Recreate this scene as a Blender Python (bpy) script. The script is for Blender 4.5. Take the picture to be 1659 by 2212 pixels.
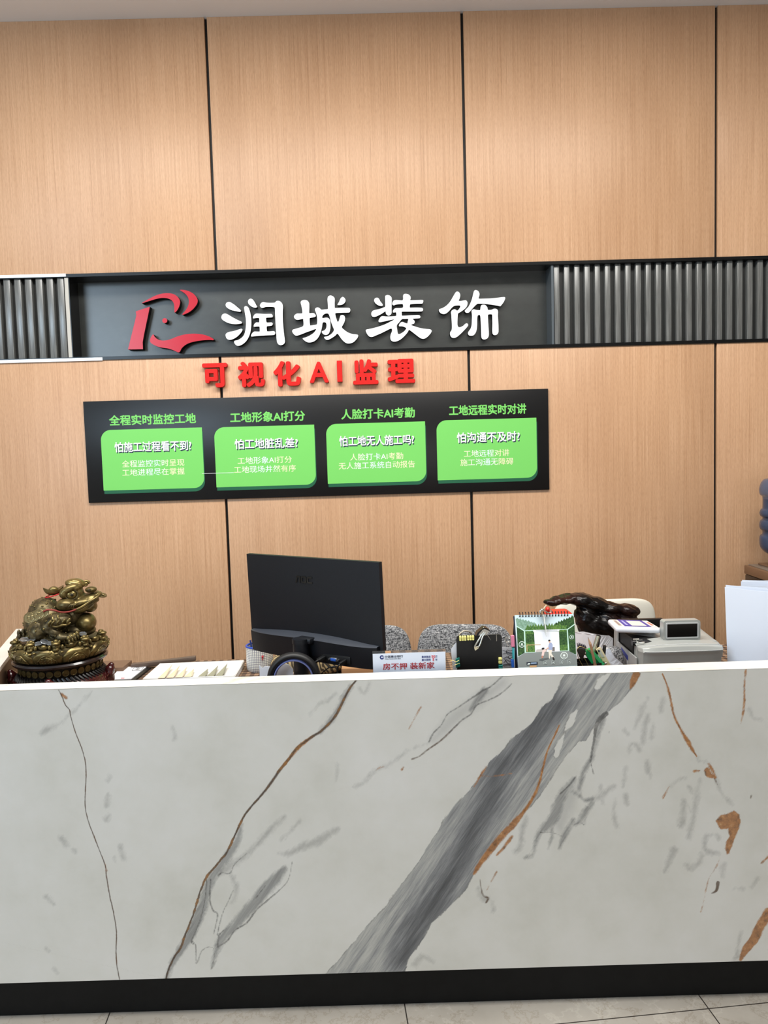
import bpy, bmesh, math, random
import numpy as np
from mathutils import Vector, Matrix, noise as mnoise
from math import pi, sin, cos, radians as R

SC = bpy.context.scene
COL = SC.collection
for o in list(bpy.data.objects):
    bpy.data.objects.remove(o)
random.seed(7)
rng = np.random.default_rng(7)

# ------------------------------------------------------------------ camera
CAM = np.array([-.4731, -3.68, 1.54])
FPX, W, H = 1600.0, 1659, 2212
YAW, PITCH, ROLL = .0095, -.0693, -.0286


def cam_axes():
    cy, sy, cp, sp = cos(YAW), sin(YAW), cos(PITCH), sin(PITCH)
    f = np.array([sy * cp, cy * cp, sp])
    r = np.array([cy, -sy, 0.0])
    u = np.cross(r, f)
    c, s = cos(ROLL), sin(ROLL)
    return c * r + s * u, -s * r + c * u, f


AR, AU, AF = cam_axes()
cd = bpy.data.cameras.new('camera')
cam = bpy.data.objects.new('camera', cd)
COL.objects.link(cam)
cam.matrix_world = Matrix(((AR[0], AU[0], -AF[0], CAM[0]), (AR[1], AU[1], -AF[1], CAM[1]),
                           (AR[2], AU[2], -AF[2], CAM[2]), (0, 0, 0, 1)))
cd.sensor_fit = 'VERTICAL'
cd.sensor_height = 36
cd.lens = FPX / H * 36
cd.clip_start = .05
SC.camera = cam


def at(px, py, Y):
    """world point seen at photo pixel (px, py) on the upright plane y = Y"""
    d = AF + (px - W / 2) / FPX * AR - (py - H / 2) / FPX * AU
    return Vector(CAM + (Y - CAM[1]) / d[1] * d)


def atz(px, py, Z):
    d = AF + (px - W / 2) / FPX * AR - (py - H / 2) / FPX * AU
    return Vector(CAM + (Z - CAM[2]) / d[2] * d)


# ------------------------------------------------------------------ light
SC.view_settings.view_transform = 'Standard'
SC.view_settings.look = 'None'
SC.view_settings.gamma = 1
SC.view_settings.use_curve_mapping = False
SC.view_settings.exposure = 0.1
SC.cycles.use_denoising = True
SC.cycles.max_bounces = 8
SC.cycles.caustics_reflective = False
SC.cycles.caustics_refractive = False
wd = bpy.data.worlds.new('world')
SC.world = wd
wd.use_nodes = True
wd.node_tree.nodes['Background'].inputs[0].default_value = (.8, .9, 1, 1)
wd.node_tree.nodes['Background'].inputs[1].default_value = .25


def area(name, loc, target, sx, sy, power, col):
    l = bpy.data.lights.new(name, 'AREA')
    l.shape = 'RECTANGLE'
    l.size, l.size_y, l.energy, l.color = sx, sy, power, col
    o = bpy.data.objects.new(name, l)
    COL.objects.link(o)
    o.location = loc
    o.rotation_euler = (Vector(target) - Vector(loc)).to_track_quat('-Z', 'Y').to_euler()
    return o


# daylight through the shop windows (left and front of the room), ceiling light panels
area('window_light', (-4.3, -5.4, 2.95), (-1.6, 0, 2.4), 2.4, 1.3, 95, (.64, .83, 1))
area('ceiling_panel_light', (-.6, -1.9, 3.63), (-.6, -1.9, 0), 4.0, .8, 166, (1, .975, .92))
area('front_window_light', (.7, -6.6, 1.15), (0, 0, 1.2), 3.6, 1.7, 30, (.96, .98, 1))


# ------------------------------------------------------------------ materials
def lin(c):
    return tuple((v / 255 / 12.92) if v / 255 <= .04045 else ((v / 255 + .055) / 1.055) ** 2.4 for v in c)


def c4(c):
    return lin(c) + (1,)


MATS = {}


def mat(name, col=(128, 128, 128), rough=.5, metal=0.0, spec=.5, trans=0.0, ior=1.45, coat=0.0):
    if name in MATS:
        return MATS[name]
    m = bpy.data.materials.new(name)
    m.use_nodes = True
    b = m.node_tree.nodes['Principled BSDF']
    b.inputs['Base Color'].default_value = c4(col)
    b.inputs['Roughness'].default_value = rough
    b.inputs['Metallic'].default_value = metal
    b.inputs['Specular IOR Level'].default_value = spec
    b.inputs['Transmission Weight'].default_value = trans
    b.inputs['IOR'].default_value = ior
    b.inputs['Coat Weight'].default_value = coat
    MATS[name] = m
    return m


class NT:
    """small helper for node trees"""

    def __init__(s, m):
        s.t = m.node_tree
        s.b = s.t.nodes['Principled BSDF']

    def n(s, typ, **kw):
        nd = s.t.nodes.new(typ)
        for k, v in kw.items():
            if k in nd.inputs:
                nd.inputs[k].default_value = v
            else:
                setattr(nd, k, v)
        return nd

    def l(s, a, b):
        s.t.links.new(a, b)

    def coord(s, scale=(1, 1, 1), rot=(0, 0, 0), kind='Object', loc=(0, 0, 0)):
        tc = s.n('ShaderNodeTexCoord')
        mp = s.n('ShaderNodeMapping')
        mp.inputs['Scale'].default_value = scale
        mp.inputs['Rotation'].default_value = rot
        mp.inputs['Location'].default_value = loc
        s.l(tc.outputs[kind], mp.inputs['Vector'])
        return mp.outputs[0]

    def noise(s, vec, scale=1., detail=4., rough=.55):
        nd = s.n('ShaderNodeTexNoise', Scale=scale, Detail=detail, Roughness=rough)
        if vec is not None:
            s.l(vec, nd.inputs['Vector'])
        return nd.outputs['Fac']

    def ramp(s, fac, stops, interp='LINEAR'):
        nd = s.n('ShaderNodeValToRGB')
        cr = nd.color_ramp
        cr.interpolation = interp
        while len(cr.elements) < len(stops):
            cr.elements.new(.5)
        for e, (p, c) in zip(cr.elements, stops):
            e.position = p
            e.color = c4(c) if len(c) == 3 else c
        s.l(fac, nd.inputs[0])
        return nd.outputs[0]

    def mix(s, fac, a, b, mode='MIX'):
        nd = s.n('ShaderNodeMix', data_type='RGBA', blend_type=mode)
        for i, v in ((0, fac), (6, a), (7, b)):
            if isinstance(v, (int, float)):
                nd.inputs[i].default_value = v
            elif isinstance(v, tuple):
                nd.inputs[i].default_value = c4(v)
            else:
                s.l(v, nd.inputs[i])
        return nd.outputs[2]

    def math(s, op, a, b=0.0, clamp=False):
        nd = s.n('ShaderNodeMath', operation=op, use_clamp=clamp)
        for i, v in ((0, a), (1, b)):
            if isinstance(v, (int, float)):
                nd.inputs[i].default_value = v
            else:
                s.l(v, nd.inputs[i])
        return nd.outputs[0]

    def mapr(s, v, a, b, c=0., d=1.):
        nd = s.n('ShaderNodeMapRange')
        s.l(v, nd.inputs[0])
        for i, x in enumerate((a, b, c, d)):
            nd.inputs[i + 1].default_value = x
        return nd.outputs[0]

    def attr(s, name):
        return s.n('ShaderNodeAttribute', attribute_name=name).outputs['Fac']

    def col(s, c):
        s.l(c, s.b.inputs['Base Color'])

    def bump(s, h, strength=.2, dist=.002):
        nd = s.n('ShaderNodeBump', Strength=strength, Distance=dist)
        s.l(h, nd.inputs['Height'])
        s.l(nd.outputs[0], s.b.inputs['Normal'])


def speck(name, c1, c2, rough=.5, scale=40, metal=0., spec=.5, detail=4, lo=.35, hi=.65, bump=0, stretch=(1, 1, 1)):
    m = mat(name, c1, rough, metal, spec)
    n = NT(m)
    f = n.noise(n.coord(stretch), scale, detail)
    n.col(n.ramp(f, [(lo, c1), (hi, c2)]))
    if bump:
        n.bump(f, bump)
    return m


# wood veneer with fine vertical grain
def wood(name='oak veneer'):
    m = mat(name, (200, 150, 110), .42, 0, .6)
    n = NT(m)
    a = n.noise(n.coord((330, 330, 2.2), kind='Object'), 1, 3, .6)
    b = n.noise(n.coord((95, 95, .9)), 1, 3, .6)
    c = n.noise(n.coord((2.2, 2.2, .8)), 1, 2)
    d = n.noise(n.coord((900, 900, 40)), 1, 2)
    f = n.math('ADD', n.math('MULTIPLY', a, .72), n.math('MULTIPLY', b, .28))
    base = n.ramp(f, [(.28, (180, 136, 100)), (.45, (206, 163, 126)), (.58, (215, 173, 137)), (.74, (227, 187, 152))])
    tone = n.ramp(c, [(.3, (236, 232, 228)), (.7, (255, 255, 255))])
    k = n.mix(1.0, base, tone, 'MULTIPLY')
    fine = n.ramp(d, [(.35, (236, 232, 228)), (.55, (255, 255, 255))])
    n.col(n.mix(1.0, k, fine, 'MULTIPLY'))
    n.bump(a, .06, .001)
    return m


M_WOOD = wood()
M_BLACK = mat('black seam', (12, 12, 13), .5)
M_TRIM = mat('black anodised trim', (18, 19, 20), .25, .3)
M_SILVER = mat('bright metal trim', (225, 228, 232), .3, .35)
M_RECESS = mat('dark stone board', (54, 57, 56), .3, 0, 1.0)
_n = NT(M_RECESS)
_f = _n.noise(_n.coord((3, 3, 5)), 3, 8, .65)
_n.col(_n.ramp(_f, [(.3, (38, 40, 39)), (.6, (47, 50, 48)), (.8, (60, 62, 60))]))
M_FLUTE = mat('grey wood fluted board', (96, 98, 97), .3, 0, 1.0)
_n = NT(M_FLUTE)
_f = _n.noise(_n.coord((420, 420, 9)), 1, 4, .6)
_n.col(_n.ramp(_f, [(.3, (76, 77, 76)), (.55, (106, 107, 105)), (.75, (130, 131, 129))]))
M_GROOVE = mat('groove film with rib shade', (40, 41, 40), .45, 0, .5)  # black groove film, its colour darkened further to strengthen the shadows between ribs
M_WHITEWALL = mat('white painted plaster', (226, 222, 216), .8)
M_CEIL = mat('ceiling paint', (240, 243, 250), .85)

# ------------------------------------------------------------------ mesh helpers


def WM(o):
    m = o.matrix_basis.copy()
    while o.parent:
        o = o.parent
        m = o.matrix_basis @ m
    return m


class MB:
    def __init__(s):
        s.bm = bmesh.new()

    def _merge(s, t, M=None):
        if M is not None:
            t.transform(M)
        me = bpy.data.meshes.new('tmp')
        t.to_mesh(me)
        t.free()
        s.bm.from_mesh(me)
        bpy.data.meshes.remove(me)

    def box(s, x0, x1, y0, y1, z0, z1, bev=0, M=None, seg=2):
        t = bmesh.new()
        bmesh.ops.create_cube(t, size=1)
        for v in t.verts:
            v.co = Vector((x0 + (v.co.x + .5) * (x1 - x0), y0 + (v.co.y + .5) * (y1 - y0), z0 + (v.co.z + .5) * (z1 - z0)))
        if bev:
            bmesh.ops.bevel(t, geom=list(t.edges), offset=bev, segments=seg, profile=.5, affect='EDGES')
        s._merge(t, M)
        return s

    def bar(s, p0, p1, w, d, bev=0):
        p0, p1 = Vector(p0), Vector(p1)
        q = (p1 - p0).to_track_quat('Z', 'Y').to_matrix().to_4x4()
        return s.box(-w / 2, w / 2, -d / 2, d / 2, 0, (p1 - p0).length, bev, Matrix.Translation(p0) @ q)

    def cyl(s, p0, p1, r0, r1=None, seg=24):
        r1 = r0 if r1 is None else r1
        p0, p1 = Vector(p0), Vector(p1)
        t = bmesh.new()
        L = (p1 - p0).length
        bmesh.ops.create_cone(t, cap_ends=True, segments=seg, radius1=r0, radius2=r1, depth=L)
        M = Matrix.Translation((p0 + p1) / 2) @ (p1 - p0).to_track_quat('Z', 'Y').to_matrix().to_4x4()
        s._merge(t, M)
        return s

    def ell(s, c, r, rot=(0, 0, 0), sub=3):
        t = bmesh.new()
        bmesh.ops.create_icosphere(t, subdivisions=sub, radius=1)
        from mathutils import Euler
        M = Matrix.Translation(c) @ Euler(rot).to_matrix().to_4x4() @ Matrix.Diagonal((r[0], r[1], r[2], 1))
        s._merge(t, M)
        return s

    def tube(s, pts, r, seg=8, closed=False, smooth=0):
        pts = [Vector(p) for p in pts]
        if smooth:
            pts = crs(pts, smooth, closed)
        n = len(pts)
        rr = r if isinstance(r, (list, tuple)) else [r] * n
        if len(rr) != n:
            rr = [rr[min(int(i / max(n - 1, 1) * (len(rr) - 1)), len(rr) - 1)] for i in range(n)]
        rings = []
        up = None
        for i, p in enumerate(pts):
            a = pts[(i - 1) % n] if (closed or i > 0) else p
            b = pts[(i + 1) % n] if (closed or i < n - 1) else p
            d = (b - a).normalized()
            if up is None:
                up = d.orthogonal().normalized()
            up = (up - d * up.dot(d))
            up = up.normalized() if up.length > 1e-6 else d.orthogonal().normalized()
            w = d.cross(up)
            rings.append([s.bm.verts.new(p + (up * cos(2 * pi * k / seg) + w * sin(2 * pi * k / seg)) * rr[i]) for k in range(seg)])
        m = n if closed else n - 1
        for i in range(m):
            A, B = rings[i], rings[(i + 1) % n]
            for k in range(seg):
                s.bm.faces.new((A[k], A[(k + 1) % seg], B[(k + 1) % seg], B[k]))
        if not closed:
            s.bm.faces.new(rings[0][::-1])
            s.bm.faces.new(rings[-1])
        return s

    def lathe(s, prof, c=(0, 0, 0), seg=48, M=None, sx=1, sy=1):
        t = bmesh.new()
        rings = []
        for r, z in prof:
            if r < 1e-6:
                rings.append([t.verts.new((0, 0, z))])
            else:
                rings.append([t.verts.new((r * cos(2 * pi * k / seg) * sx, r * sin(2 * pi * k / seg) * sy, z)) for k in range(seg)])
        for A, B in zip(rings, rings[1:]):
            for k in range(seg):
                k2 = (k + 1) % seg
                if len(A) == 1 and len(B) == 1:
                    continue
                if len(A) == 1:
                    t.faces.new((A[0], B[k], B[k2]))
                elif len(B) == 1:
                    t.faces.new((A[k], A[k2], B[0]))
                else:
                    t.faces.new((A[k], A[k2], B[k2], B[k]))
        bmesh.ops.recalc_face_normals(t, faces=list(t.faces))
        s._merge(t, Matrix.Translation(c) @ (M if M is not None else Matrix()))
        return s

    def sq(s, c, r, e1=.3, e2=.3, rot=(0, 0, 0), nu=40, nv=24, bend=0.0):
        """rounded box (superellipsoid); bend curves it along local y by x squared"""
        from mathutils import Euler

        def P(v, e):
            return math.copysign(abs(v) ** e, v)
        t = bmesh.new()
        rows = []
        for j in range(nv + 1):
            a = -pi / 2 + pi * j / nv
            if j in (0, nv):
                rows.append([t.verts.new((0, 0, r[2] * (-1 if j == 0 else 1)))])
                continue
            rows.append([t.verts.new((r[0] * P(cos(a), e1) * P(cos(2 * pi * k / nu), e2),
                                      r[1] * P(cos(a), e1) * P(sin(2 * pi * k / nu), e2),
                                      r[2] * P(sin(a), e1))) for k in range(nu)])
        for A, B in zip(rows, rows[1:]):
            for k in range(nu):
                k2 = (k + 1) % nu
                if len(A) == 1:
                    t.faces.new((A[0], B[k2], B[k]))
                elif len(B) == 1:
                    t.faces.new((A[k], A[k2], B[0]))
                else:
                    t.faces.new((A[k], A[k2], B[k2], B[k]))
        for v in t.verts:
            v.co.y += bend * v.co.x ** 2
        bmesh.ops.recalc_face_normals(t, faces=list(t.faces))
        s._merge(t, Matrix.Translation(c) @ Euler(rot).to_matrix().to_4x4())
        return s

    def prism(s, pts, y0, y1, M=None):
        """polygon in x-z extruded from y0 to y1 (front is the smaller y)"""
        s._merge(poly_bm([pts], y0, y1), M)
        return s

    def quad(s, a, b, c, d):
        s.bm.faces.new([s.bm.verts.new(Vector(p)) for p in (a, b, c, d)])
        return s

    def grid(s, fn, nu, nv):
        V = [[s.bm.verts.new(Vector(fn(i / nu, j / nv))) for i in range(nu + 1)] for j in range(nv + 1)]
        for j in range(nv):
            for i in range(nu):
                s.bm.faces.new((V[j][i], V[j][i + 1], V[j + 1][i + 1], V[j + 1][i]))
        return s

    def solid(s, th):
        bmesh.ops.recalc_face_normals(s.bm, faces=list(s.bm.faces))
        bmesh.ops.solidify(s.bm, geom=list(s.bm.faces), thickness=th)
        return s

    def build(s, name, m, parent=None, smooth=40):
        return obj(name, s.bm, m, parent, smooth)


def crs(pts, n=4, closed=False):
    """Catmull-Rom resampling"""
    pts = [Vector(p) for p in pts]
    N = len(pts)
    out = []
    for i in range(N if closed else N - 1):
        p1, p2 = pts[i], pts[(i + 1) % N]
        p0 = pts[(i - 1) % N] if closed or i > 0 else p1 * 2 - p2
        p3 = pts[(i + 2) % N] if closed or i < N - 2 else p2 * 2 - p1
        for k in range(n):
            t = k / n
            out.append(.5 * ((2 * p1) + (p2 - p0) * t + (2 * p0 - 5 * p1 + 4 * p2 - p3) * t * t + (3 * p1 - p0 - 3 * p2 + p3) * t ** 3))
    if not closed:
        out.append(pts[-1])
    return out


def curve_bm(cu):
    o = bpy.data.objects.new('tmp', cu)
    COL.objects.link(o)
    dg = bpy.context.evaluated_depsgraph_get()
    dg.update()
    ev = o.evaluated_get(dg)
    me = ev.to_mesh()
    bm = bmesh.new()
    bm.from_mesh(me)
    ev.to_mesh_clear()
    bpy.data.objects.remove(o)
    bpy.data.curves.remove(cu)
    return bm


def poly_bm(loops, y0, y1):
    cu = bpy.data.curves.new('tmp', 'CURVE')
    cu.dimensions = '2D'
    cu.fill_mode = 'BOTH'
    cu.extrude = .5
    for lp in loops:
        sp = cu.splines.new('POLY')
        sp.points.add(len(lp) - 1)
        for p, q in zip(sp.points, lp):
            p.co = (q[0], q[-1], 0, 1)
        sp.use_cyclic_u = True
    bm = curve_bm(cu)
    for v in bm.verts:
        x, z, e = v.co
        v.co = (x, y0 + (.5 - e) * (y1 - y0), z)
    bmesh.ops.remove_doubles(bm, verts=list(bm.verts), dist=1e-6)
    bmesh.ops.recalc_face_normals(bm, faces=list(bm.faces))
    return bm


def text_bm(body, cx, cz, w, h, y0, y1, bold=0.0, shear=0):
    """text filling a w x h rectangle centred on (cx, cz), front at y0; bold thickens the strokes (in em)"""
    cu = bpy.data.curves.new('tmp', 'FONT')
    cu.body = body
    cu.size = 1
    cu.extrude = .5
    cu.resolution_u = 4
    cu.shear = shear
    one = curve_bm(cu)
    xs = [v.co.x for v in one.verts]
    ys = [v.co.y for v in one.verts]
    x0, x1, z0, z1 = min(xs) - bold, max(xs) + bold, min(ys) - bold, max(ys) + bold
    me = bpy.data.meshes.new('tmp')
    one.to_mesh(me)
    one.free()
    bm = bmesh.new()
    dirs = [(0, 0)]
    if bold:
        dirs += [(cos(k * pi / 4), sin(k * pi / 4)) for k in range(8)]
    n0 = 0
    for i, (dx, dz) in enumerate(dirs):
        bm.from_mesh(me)
        bm.verts.ensure_lookup_table()
        for v in bm.verts[n0:]:
            x, z, e = v.co
            v.co = (cx + ((x + dx * bold - x0) / (x1 - x0) - .5) * w, y0 + i * 6e-6 + (.5 - e) * (y1 - y0),
                    cz + ((z + dz * bold - z0) / (z1 - z0) - .5) * h)
        n0 = len(bm.verts)
    bpy.data.meshes.remove(me)
    bmesh.ops.recalc_face_normals(bm, faces=list(bm.faces))
    return bm


def obj(name, bm, m, parent=None, smooth=40):
    if isinstance(bm, MB):
        bm = bm.bm
    me = bpy.data.meshes.new(name)
    o = bpy.data.objects.new(name, me)
    if parent is not None:
        o.parent = parent
        bm.transform(WM(parent).inverted())
    else:
        xs = [v.co for v in bm.verts]
        lo = [min(v[i] for v in xs) for i in range(3)]
        hi = [max(v[i] for v in xs) for i in range(3)]
        loc = Vector(((lo[0] + hi[0]) / 2, (lo[1] + hi[1]) / 2, lo[2]))
        bm.transform(Matrix.Translation(-loc))
        o.location = loc
    bm.to_mesh(me)
    bm.free()
    for k in (m if isinstance(m, (list, tuple)) else [m]):
        me.materials.append(k)
    if smooth:
        me.polygons.foreach_set('use_smooth', [True] * len(me.polygons))
        me.set_sharp_from_angle(angle=R(smooth))
    COL.objects.link(o)
    return o


def tag(o, label, cat, group=None, kind=None):
    o['label'] = label
    if cat:
        o['category'] = cat
    if group:
        o['group'] = group
    if kind:
        o['kind'] = kind
    return o


def thing(name, label, cat, loc=(0, 0, 0), rotz=0, group=None, rot=None):
    o = bpy.data.objects.new(name, None)
    o.location = loc
    o.rotation_euler = rot if rot else (0, 0, rotz)
    o.empty_display_size = .05
    COL.objects.link(o)
    return tag(o, label, cat, group)


def local(o, mb):
    """geometry given in the thing's own frame -> world, so that build() can bring it back"""
    mb.bm.transform(WM(o))
    return mb


def blob(mb, voxel, smooth=6, noise_amp=0, noise_scale=30, ridge=False):
    """one continuous skin over overlapping rounded masses"""
    me = bpy.data.meshes.new('tmp')
    mb.bm.to_mesh(me)
    mb.bm.free()
    o = bpy.data.objects.new('tmp', me)
    COL.objects.link(o)
    r = o.modifiers.new('r', 'REMESH')
    r.mode = 'VOXEL'
    r.voxel_size = voxel
    if smooth:
        s = o.modifiers.new('s', 'SMOOTH')
        s.iterations = smooth
        s.factor = .5
    dg = bpy.context.evaluated_depsgraph_get()
    dg.update()
    ev = o.evaluated_get(dg)
    m2 = ev.to_mesh()
    bm = bmesh.new()
    bm.from_mesh(m2)
    ev.to_mesh_clear()
    bpy.data.objects.remove(o)
    bpy.data.meshes.remove(me)
    if noise_amp:
        bm.normal_update()
        for v in bm.verts:
            n = mnoise.fractal(v.co * noise_scale, 1.0, 2.0, 4)
            if ridge:
                n = .6 - abs(n) * 1.6
            v.co += v.normal * n * noise_amp
    out = MB()
    out.bm.free()
    out.bm = bm
    return out


def copy_tree(o, parent=None):
    c = o.copy()
    COL.objects.link(c)
    if parent is not None:
        c.parent = parent
    for ch in list(o.children):
        copy_tree(ch, c)
    return c

# ================================================================== ROOM SHELL
ZC, ZT, ZB = 3.664, 2.481, 2.0724          # ceiling, band top, band bottom
NX0, NX1, ND = -1.935, .412, .112         # niche left, right, depth


def struct(name, mb, m, label, parent=None, smooth=0):
    o = obj(name, mb, m, parent, smooth)
    if parent is None:
        o['kind'] = 'structure'
        o['label'] = label
        o['category'] = name.split('_')[0]
    return o


back = MB()
back.box(-6, 5, .018, .2, -.0, ZB - .004).box(-6, 5, .018, .2, ZT + .004, ZC + .05).box(-6, 5, ND + .01, .2, ZB - .01, ZT + .01)
wall_back = struct('wall_back', back, M_BLACK, 'back wall clad in oak veneer panels with black seams')
SEAM = .0135
for i in range(-5, 4):
    x0, x1 = i * 1.22 + SEAM / 2, (i + 1) * 1.22 - SEAM / 2
    for z0, z1 in ((ZT, ZC), (0, ZB)):
        obj('veneer_panel', MB().box(x0, x1, 0, .0179, z0, z1, .0015), M_WOOD, wall_back, 30)

fl = MB().box(-6, 5, -7.2, .05, -.05, 0)
M_FLOOR = mat('grey marble floor tile', (150, 146, 138), .22, 0, .5)
_n = NT(M_FLOOR)
_v = _n.coord((1, 1, 1), (0, 0, R(-4.8)), 'Object')
_br = _n.n('ShaderNodeTexBrick', offset=0.0, squash=1.0)
_br.inputs['Scale'].default_value = 1
_br.inputs['Mortar Size'].default_value = .0018
_br.inputs['Mortar Smooth'].default_value = .1
_br.inputs['Brick Width'].default_value = .833
_br.inputs['Row Height'].default_value = .833
_off = _n.n('ShaderNodeVectorMath', operation='ADD')
_n.l(_v, _off.inputs[0])
FLOOR_OFF = (0, 0, 0)
_n.l(_off.outputs[0], _br.inputs['Vector'])
_f1 = _n.noise(_v, 2.2, 8, .62)
_f2 = _n.noise(_v, 6, 9, .7)
_base = _n.ramp(_f1, [(.3, (142, 136, 127)), (.55, (158, 152, 143)), (.75, (172, 167, 158))])
_vein = _n.ramp(_f2, [(.485, (255, 255, 255)), (.5, (232, 228, 222)), (.515, (255, 255, 255))])
_lv = _n.ramp(_n.noise(_v, 3.3, 7, .6), [(.488, (0, 0, 0)), (.5, (110, 108, 102)), (.512, (0, 0, 0))])
_c = _n.mix(1.0, _base, _vein, 'MULTIPLY')
_c = _n.mix(.28, _c, _lv, 'ADD')
_br.inputs['Color1'].default_value = (1, 1, 1, 1)
_br.inputs['Color2'].default_value = (1, 1, 1, 1)
_br.inputs['Mortar'].default_value = c4((92, 88, 88))
_n.col(_n.mix(1.0, _c, _br.outputs['Color'], 'MULTIPLY'))
floor = struct('floor', fl, M_FLOOR, 'grey marble tiled floor')
# tile lattice: a grout crossing lies at (.405, -1.738); object origin is the slab centre
_o = floor.location
_p = Matrix.Rotation(R(-4.8), 4, 'Z') @ Vector((.405 - _o.x, -1.738 - _o.y, 0))
_off.inputs[1].default_value = (-_p.x + 8.33, -_p.y + 8.33, 0)

struct('ceiling', MB().box(-6, 5, -7.2, .05, ZC, ZC + .05), M_CEIL, 'pale painted ceiling')
struct('wall_left', MB().box(-6.1, -6, -7.2, .05, 0, ZC), M_WHITEWALL, 'white left wall outside the picture')
struct('wall_right', MB().box(5, 5.1, -7.2, .05, 0, ZC), M_WHITEWALL, 'white right wall outside the picture')
struct('wall_front', MB().box(-6, 5, -7.3, -7.2, 0, ZC), M_WHITEWALL, 'white wall behind the camera')

# ---- recessed band
nb = MB()
nb.box(NX0, NX1, ND - .002, ND + .008, ZB - .01, ZT + .01)
t1 = struct('trim_1', nb, M_RECESS, 'dark grey stone board at the back of the sign niche')
struct('trim_2', MB().box(-6, 5, .001, ND + .005, ZT - .012, ZT + .003).box(-6, 5, -.006, .012, ZT - .011, ZT + .004), M_TRIM,
       'black edge strip along the top of the dark band')
struct('trim_3', MB().box(-6, 5, .001, ND + .005, ZB - .003, ZB + .012).box(-6, 5, -.006, .012, ZB - .003, ZB + .013), M_TRIM,
       'black edge strip along the bottom of the dark band')
struct('trim_4', MB().box(-4, -1.945, -.0075, .004, ZT - .009, ZT + .006, .001), M_SILVER, 'silver strip above the left fluted board')
struct('trim_5', MB().box(-4, -1.79, -.0075, .004, ZB - .006, ZB + .009, .001), M_SILVER, 'silver strip below the left fluted board')
struct('trim_6', MB().box(NX0 - .022, NX0 - .004, 0, ND, ZB + .012, ZT - .012, .001), mat('raw board edge', (190, 186, 178), .5),
       'pale board edge at the left of the niche')
struct('trim_7', MB().box(NX0 - .004, NX0, .002, ND, ZB + .012, ZT - .012), M_TRIM, 'black left cheek of the niche')
struct('trim_8', MB().box(NX1, NX1 + .012, .004, ND, ZB + .012, ZT - .012), mat('grey metal cheek', (84, 92, 98), .35, .2),
       'grey metal right cheek of the niche')


def fluted(name, label, x0, x1, yf, pitch, face, depth, phase):
    z0, z1 = ZB + .012, ZT - .012
    root = struct(name, MB().box(x0, x1, yf + depth, yf + depth + .008, z0, z1), M_GROOVE, label)
    mb = MB()
    x = x0 + phase
    while x < x1 - .004:
        a, b = max(x, x0), min(x + face, x1)
        if b - a > .004:
            mb.box(a, b, yf, yf + depth + .002, z0, z1, .0018)
        x += pitch
    mb.build('ribs', M_FLUTE, root, 30)


fluted('wall_fluted_left', 'grey fluted wall board left of the niche', -2.6, NX0 - .022, .004, .0519, .031, .028, -.0165)
fluted('wall_fluted_right', 'grey fluted wall board right of the niche', NX1 + .012, 1.9, .012, .0502, .0255, .03, .0045)

# ================================================================== LOGO AND WHITE LETTERS
M_RED = mat('red acrylic', (190, 20, 42), .25, 0, .5)
M_RED2 = mat('red painted foam letter', (208, 26, 20), .55, 0, .3)
M_LWHITE = mat('white acrylic letter face', (250, 251, 253), .35)
M_LSIDE = mat('black letter side', (8, 8, 10), .6, 0, .2)


def px_loop(pts, x0, y0, sc, Y, n=3, smooth=True):
    w = [at(x0 + a / sc, y0 + b / sc, Y) for a, b in pts]
    w = [Vector((p.x, p.z, 0)) for p in w]
    if smooth:
        w = crs(w, n, True)
    return [(p.x, p.y) for p in w]


def channel_letter(name, label, cat, pieces, x0, y0, sc, depth, face_m, group, face_name='face', smooth=True):
    Y = ND - .002 - depth
    t = thing(name, label, cat, at(x0 + 80, y0 + 65, ND - .002), group=group)
    fb, sb = MB(), MB()
    for p in pieces:
        loops = [px_loop(l, x0, y0, sc, Y, 3, smooth) for l in (p if isinstance(p[0], list) else [p])]
        fb._merge(poly_bm(loops, Y, Y + .0045))
        sb._merge(poly_bm(loops, Y + .0045, ND - .003))
    fb.build(face_name, face_m, t, 35)
    sb.build('side', M_LSIDE, t, 35)
    return t


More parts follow.
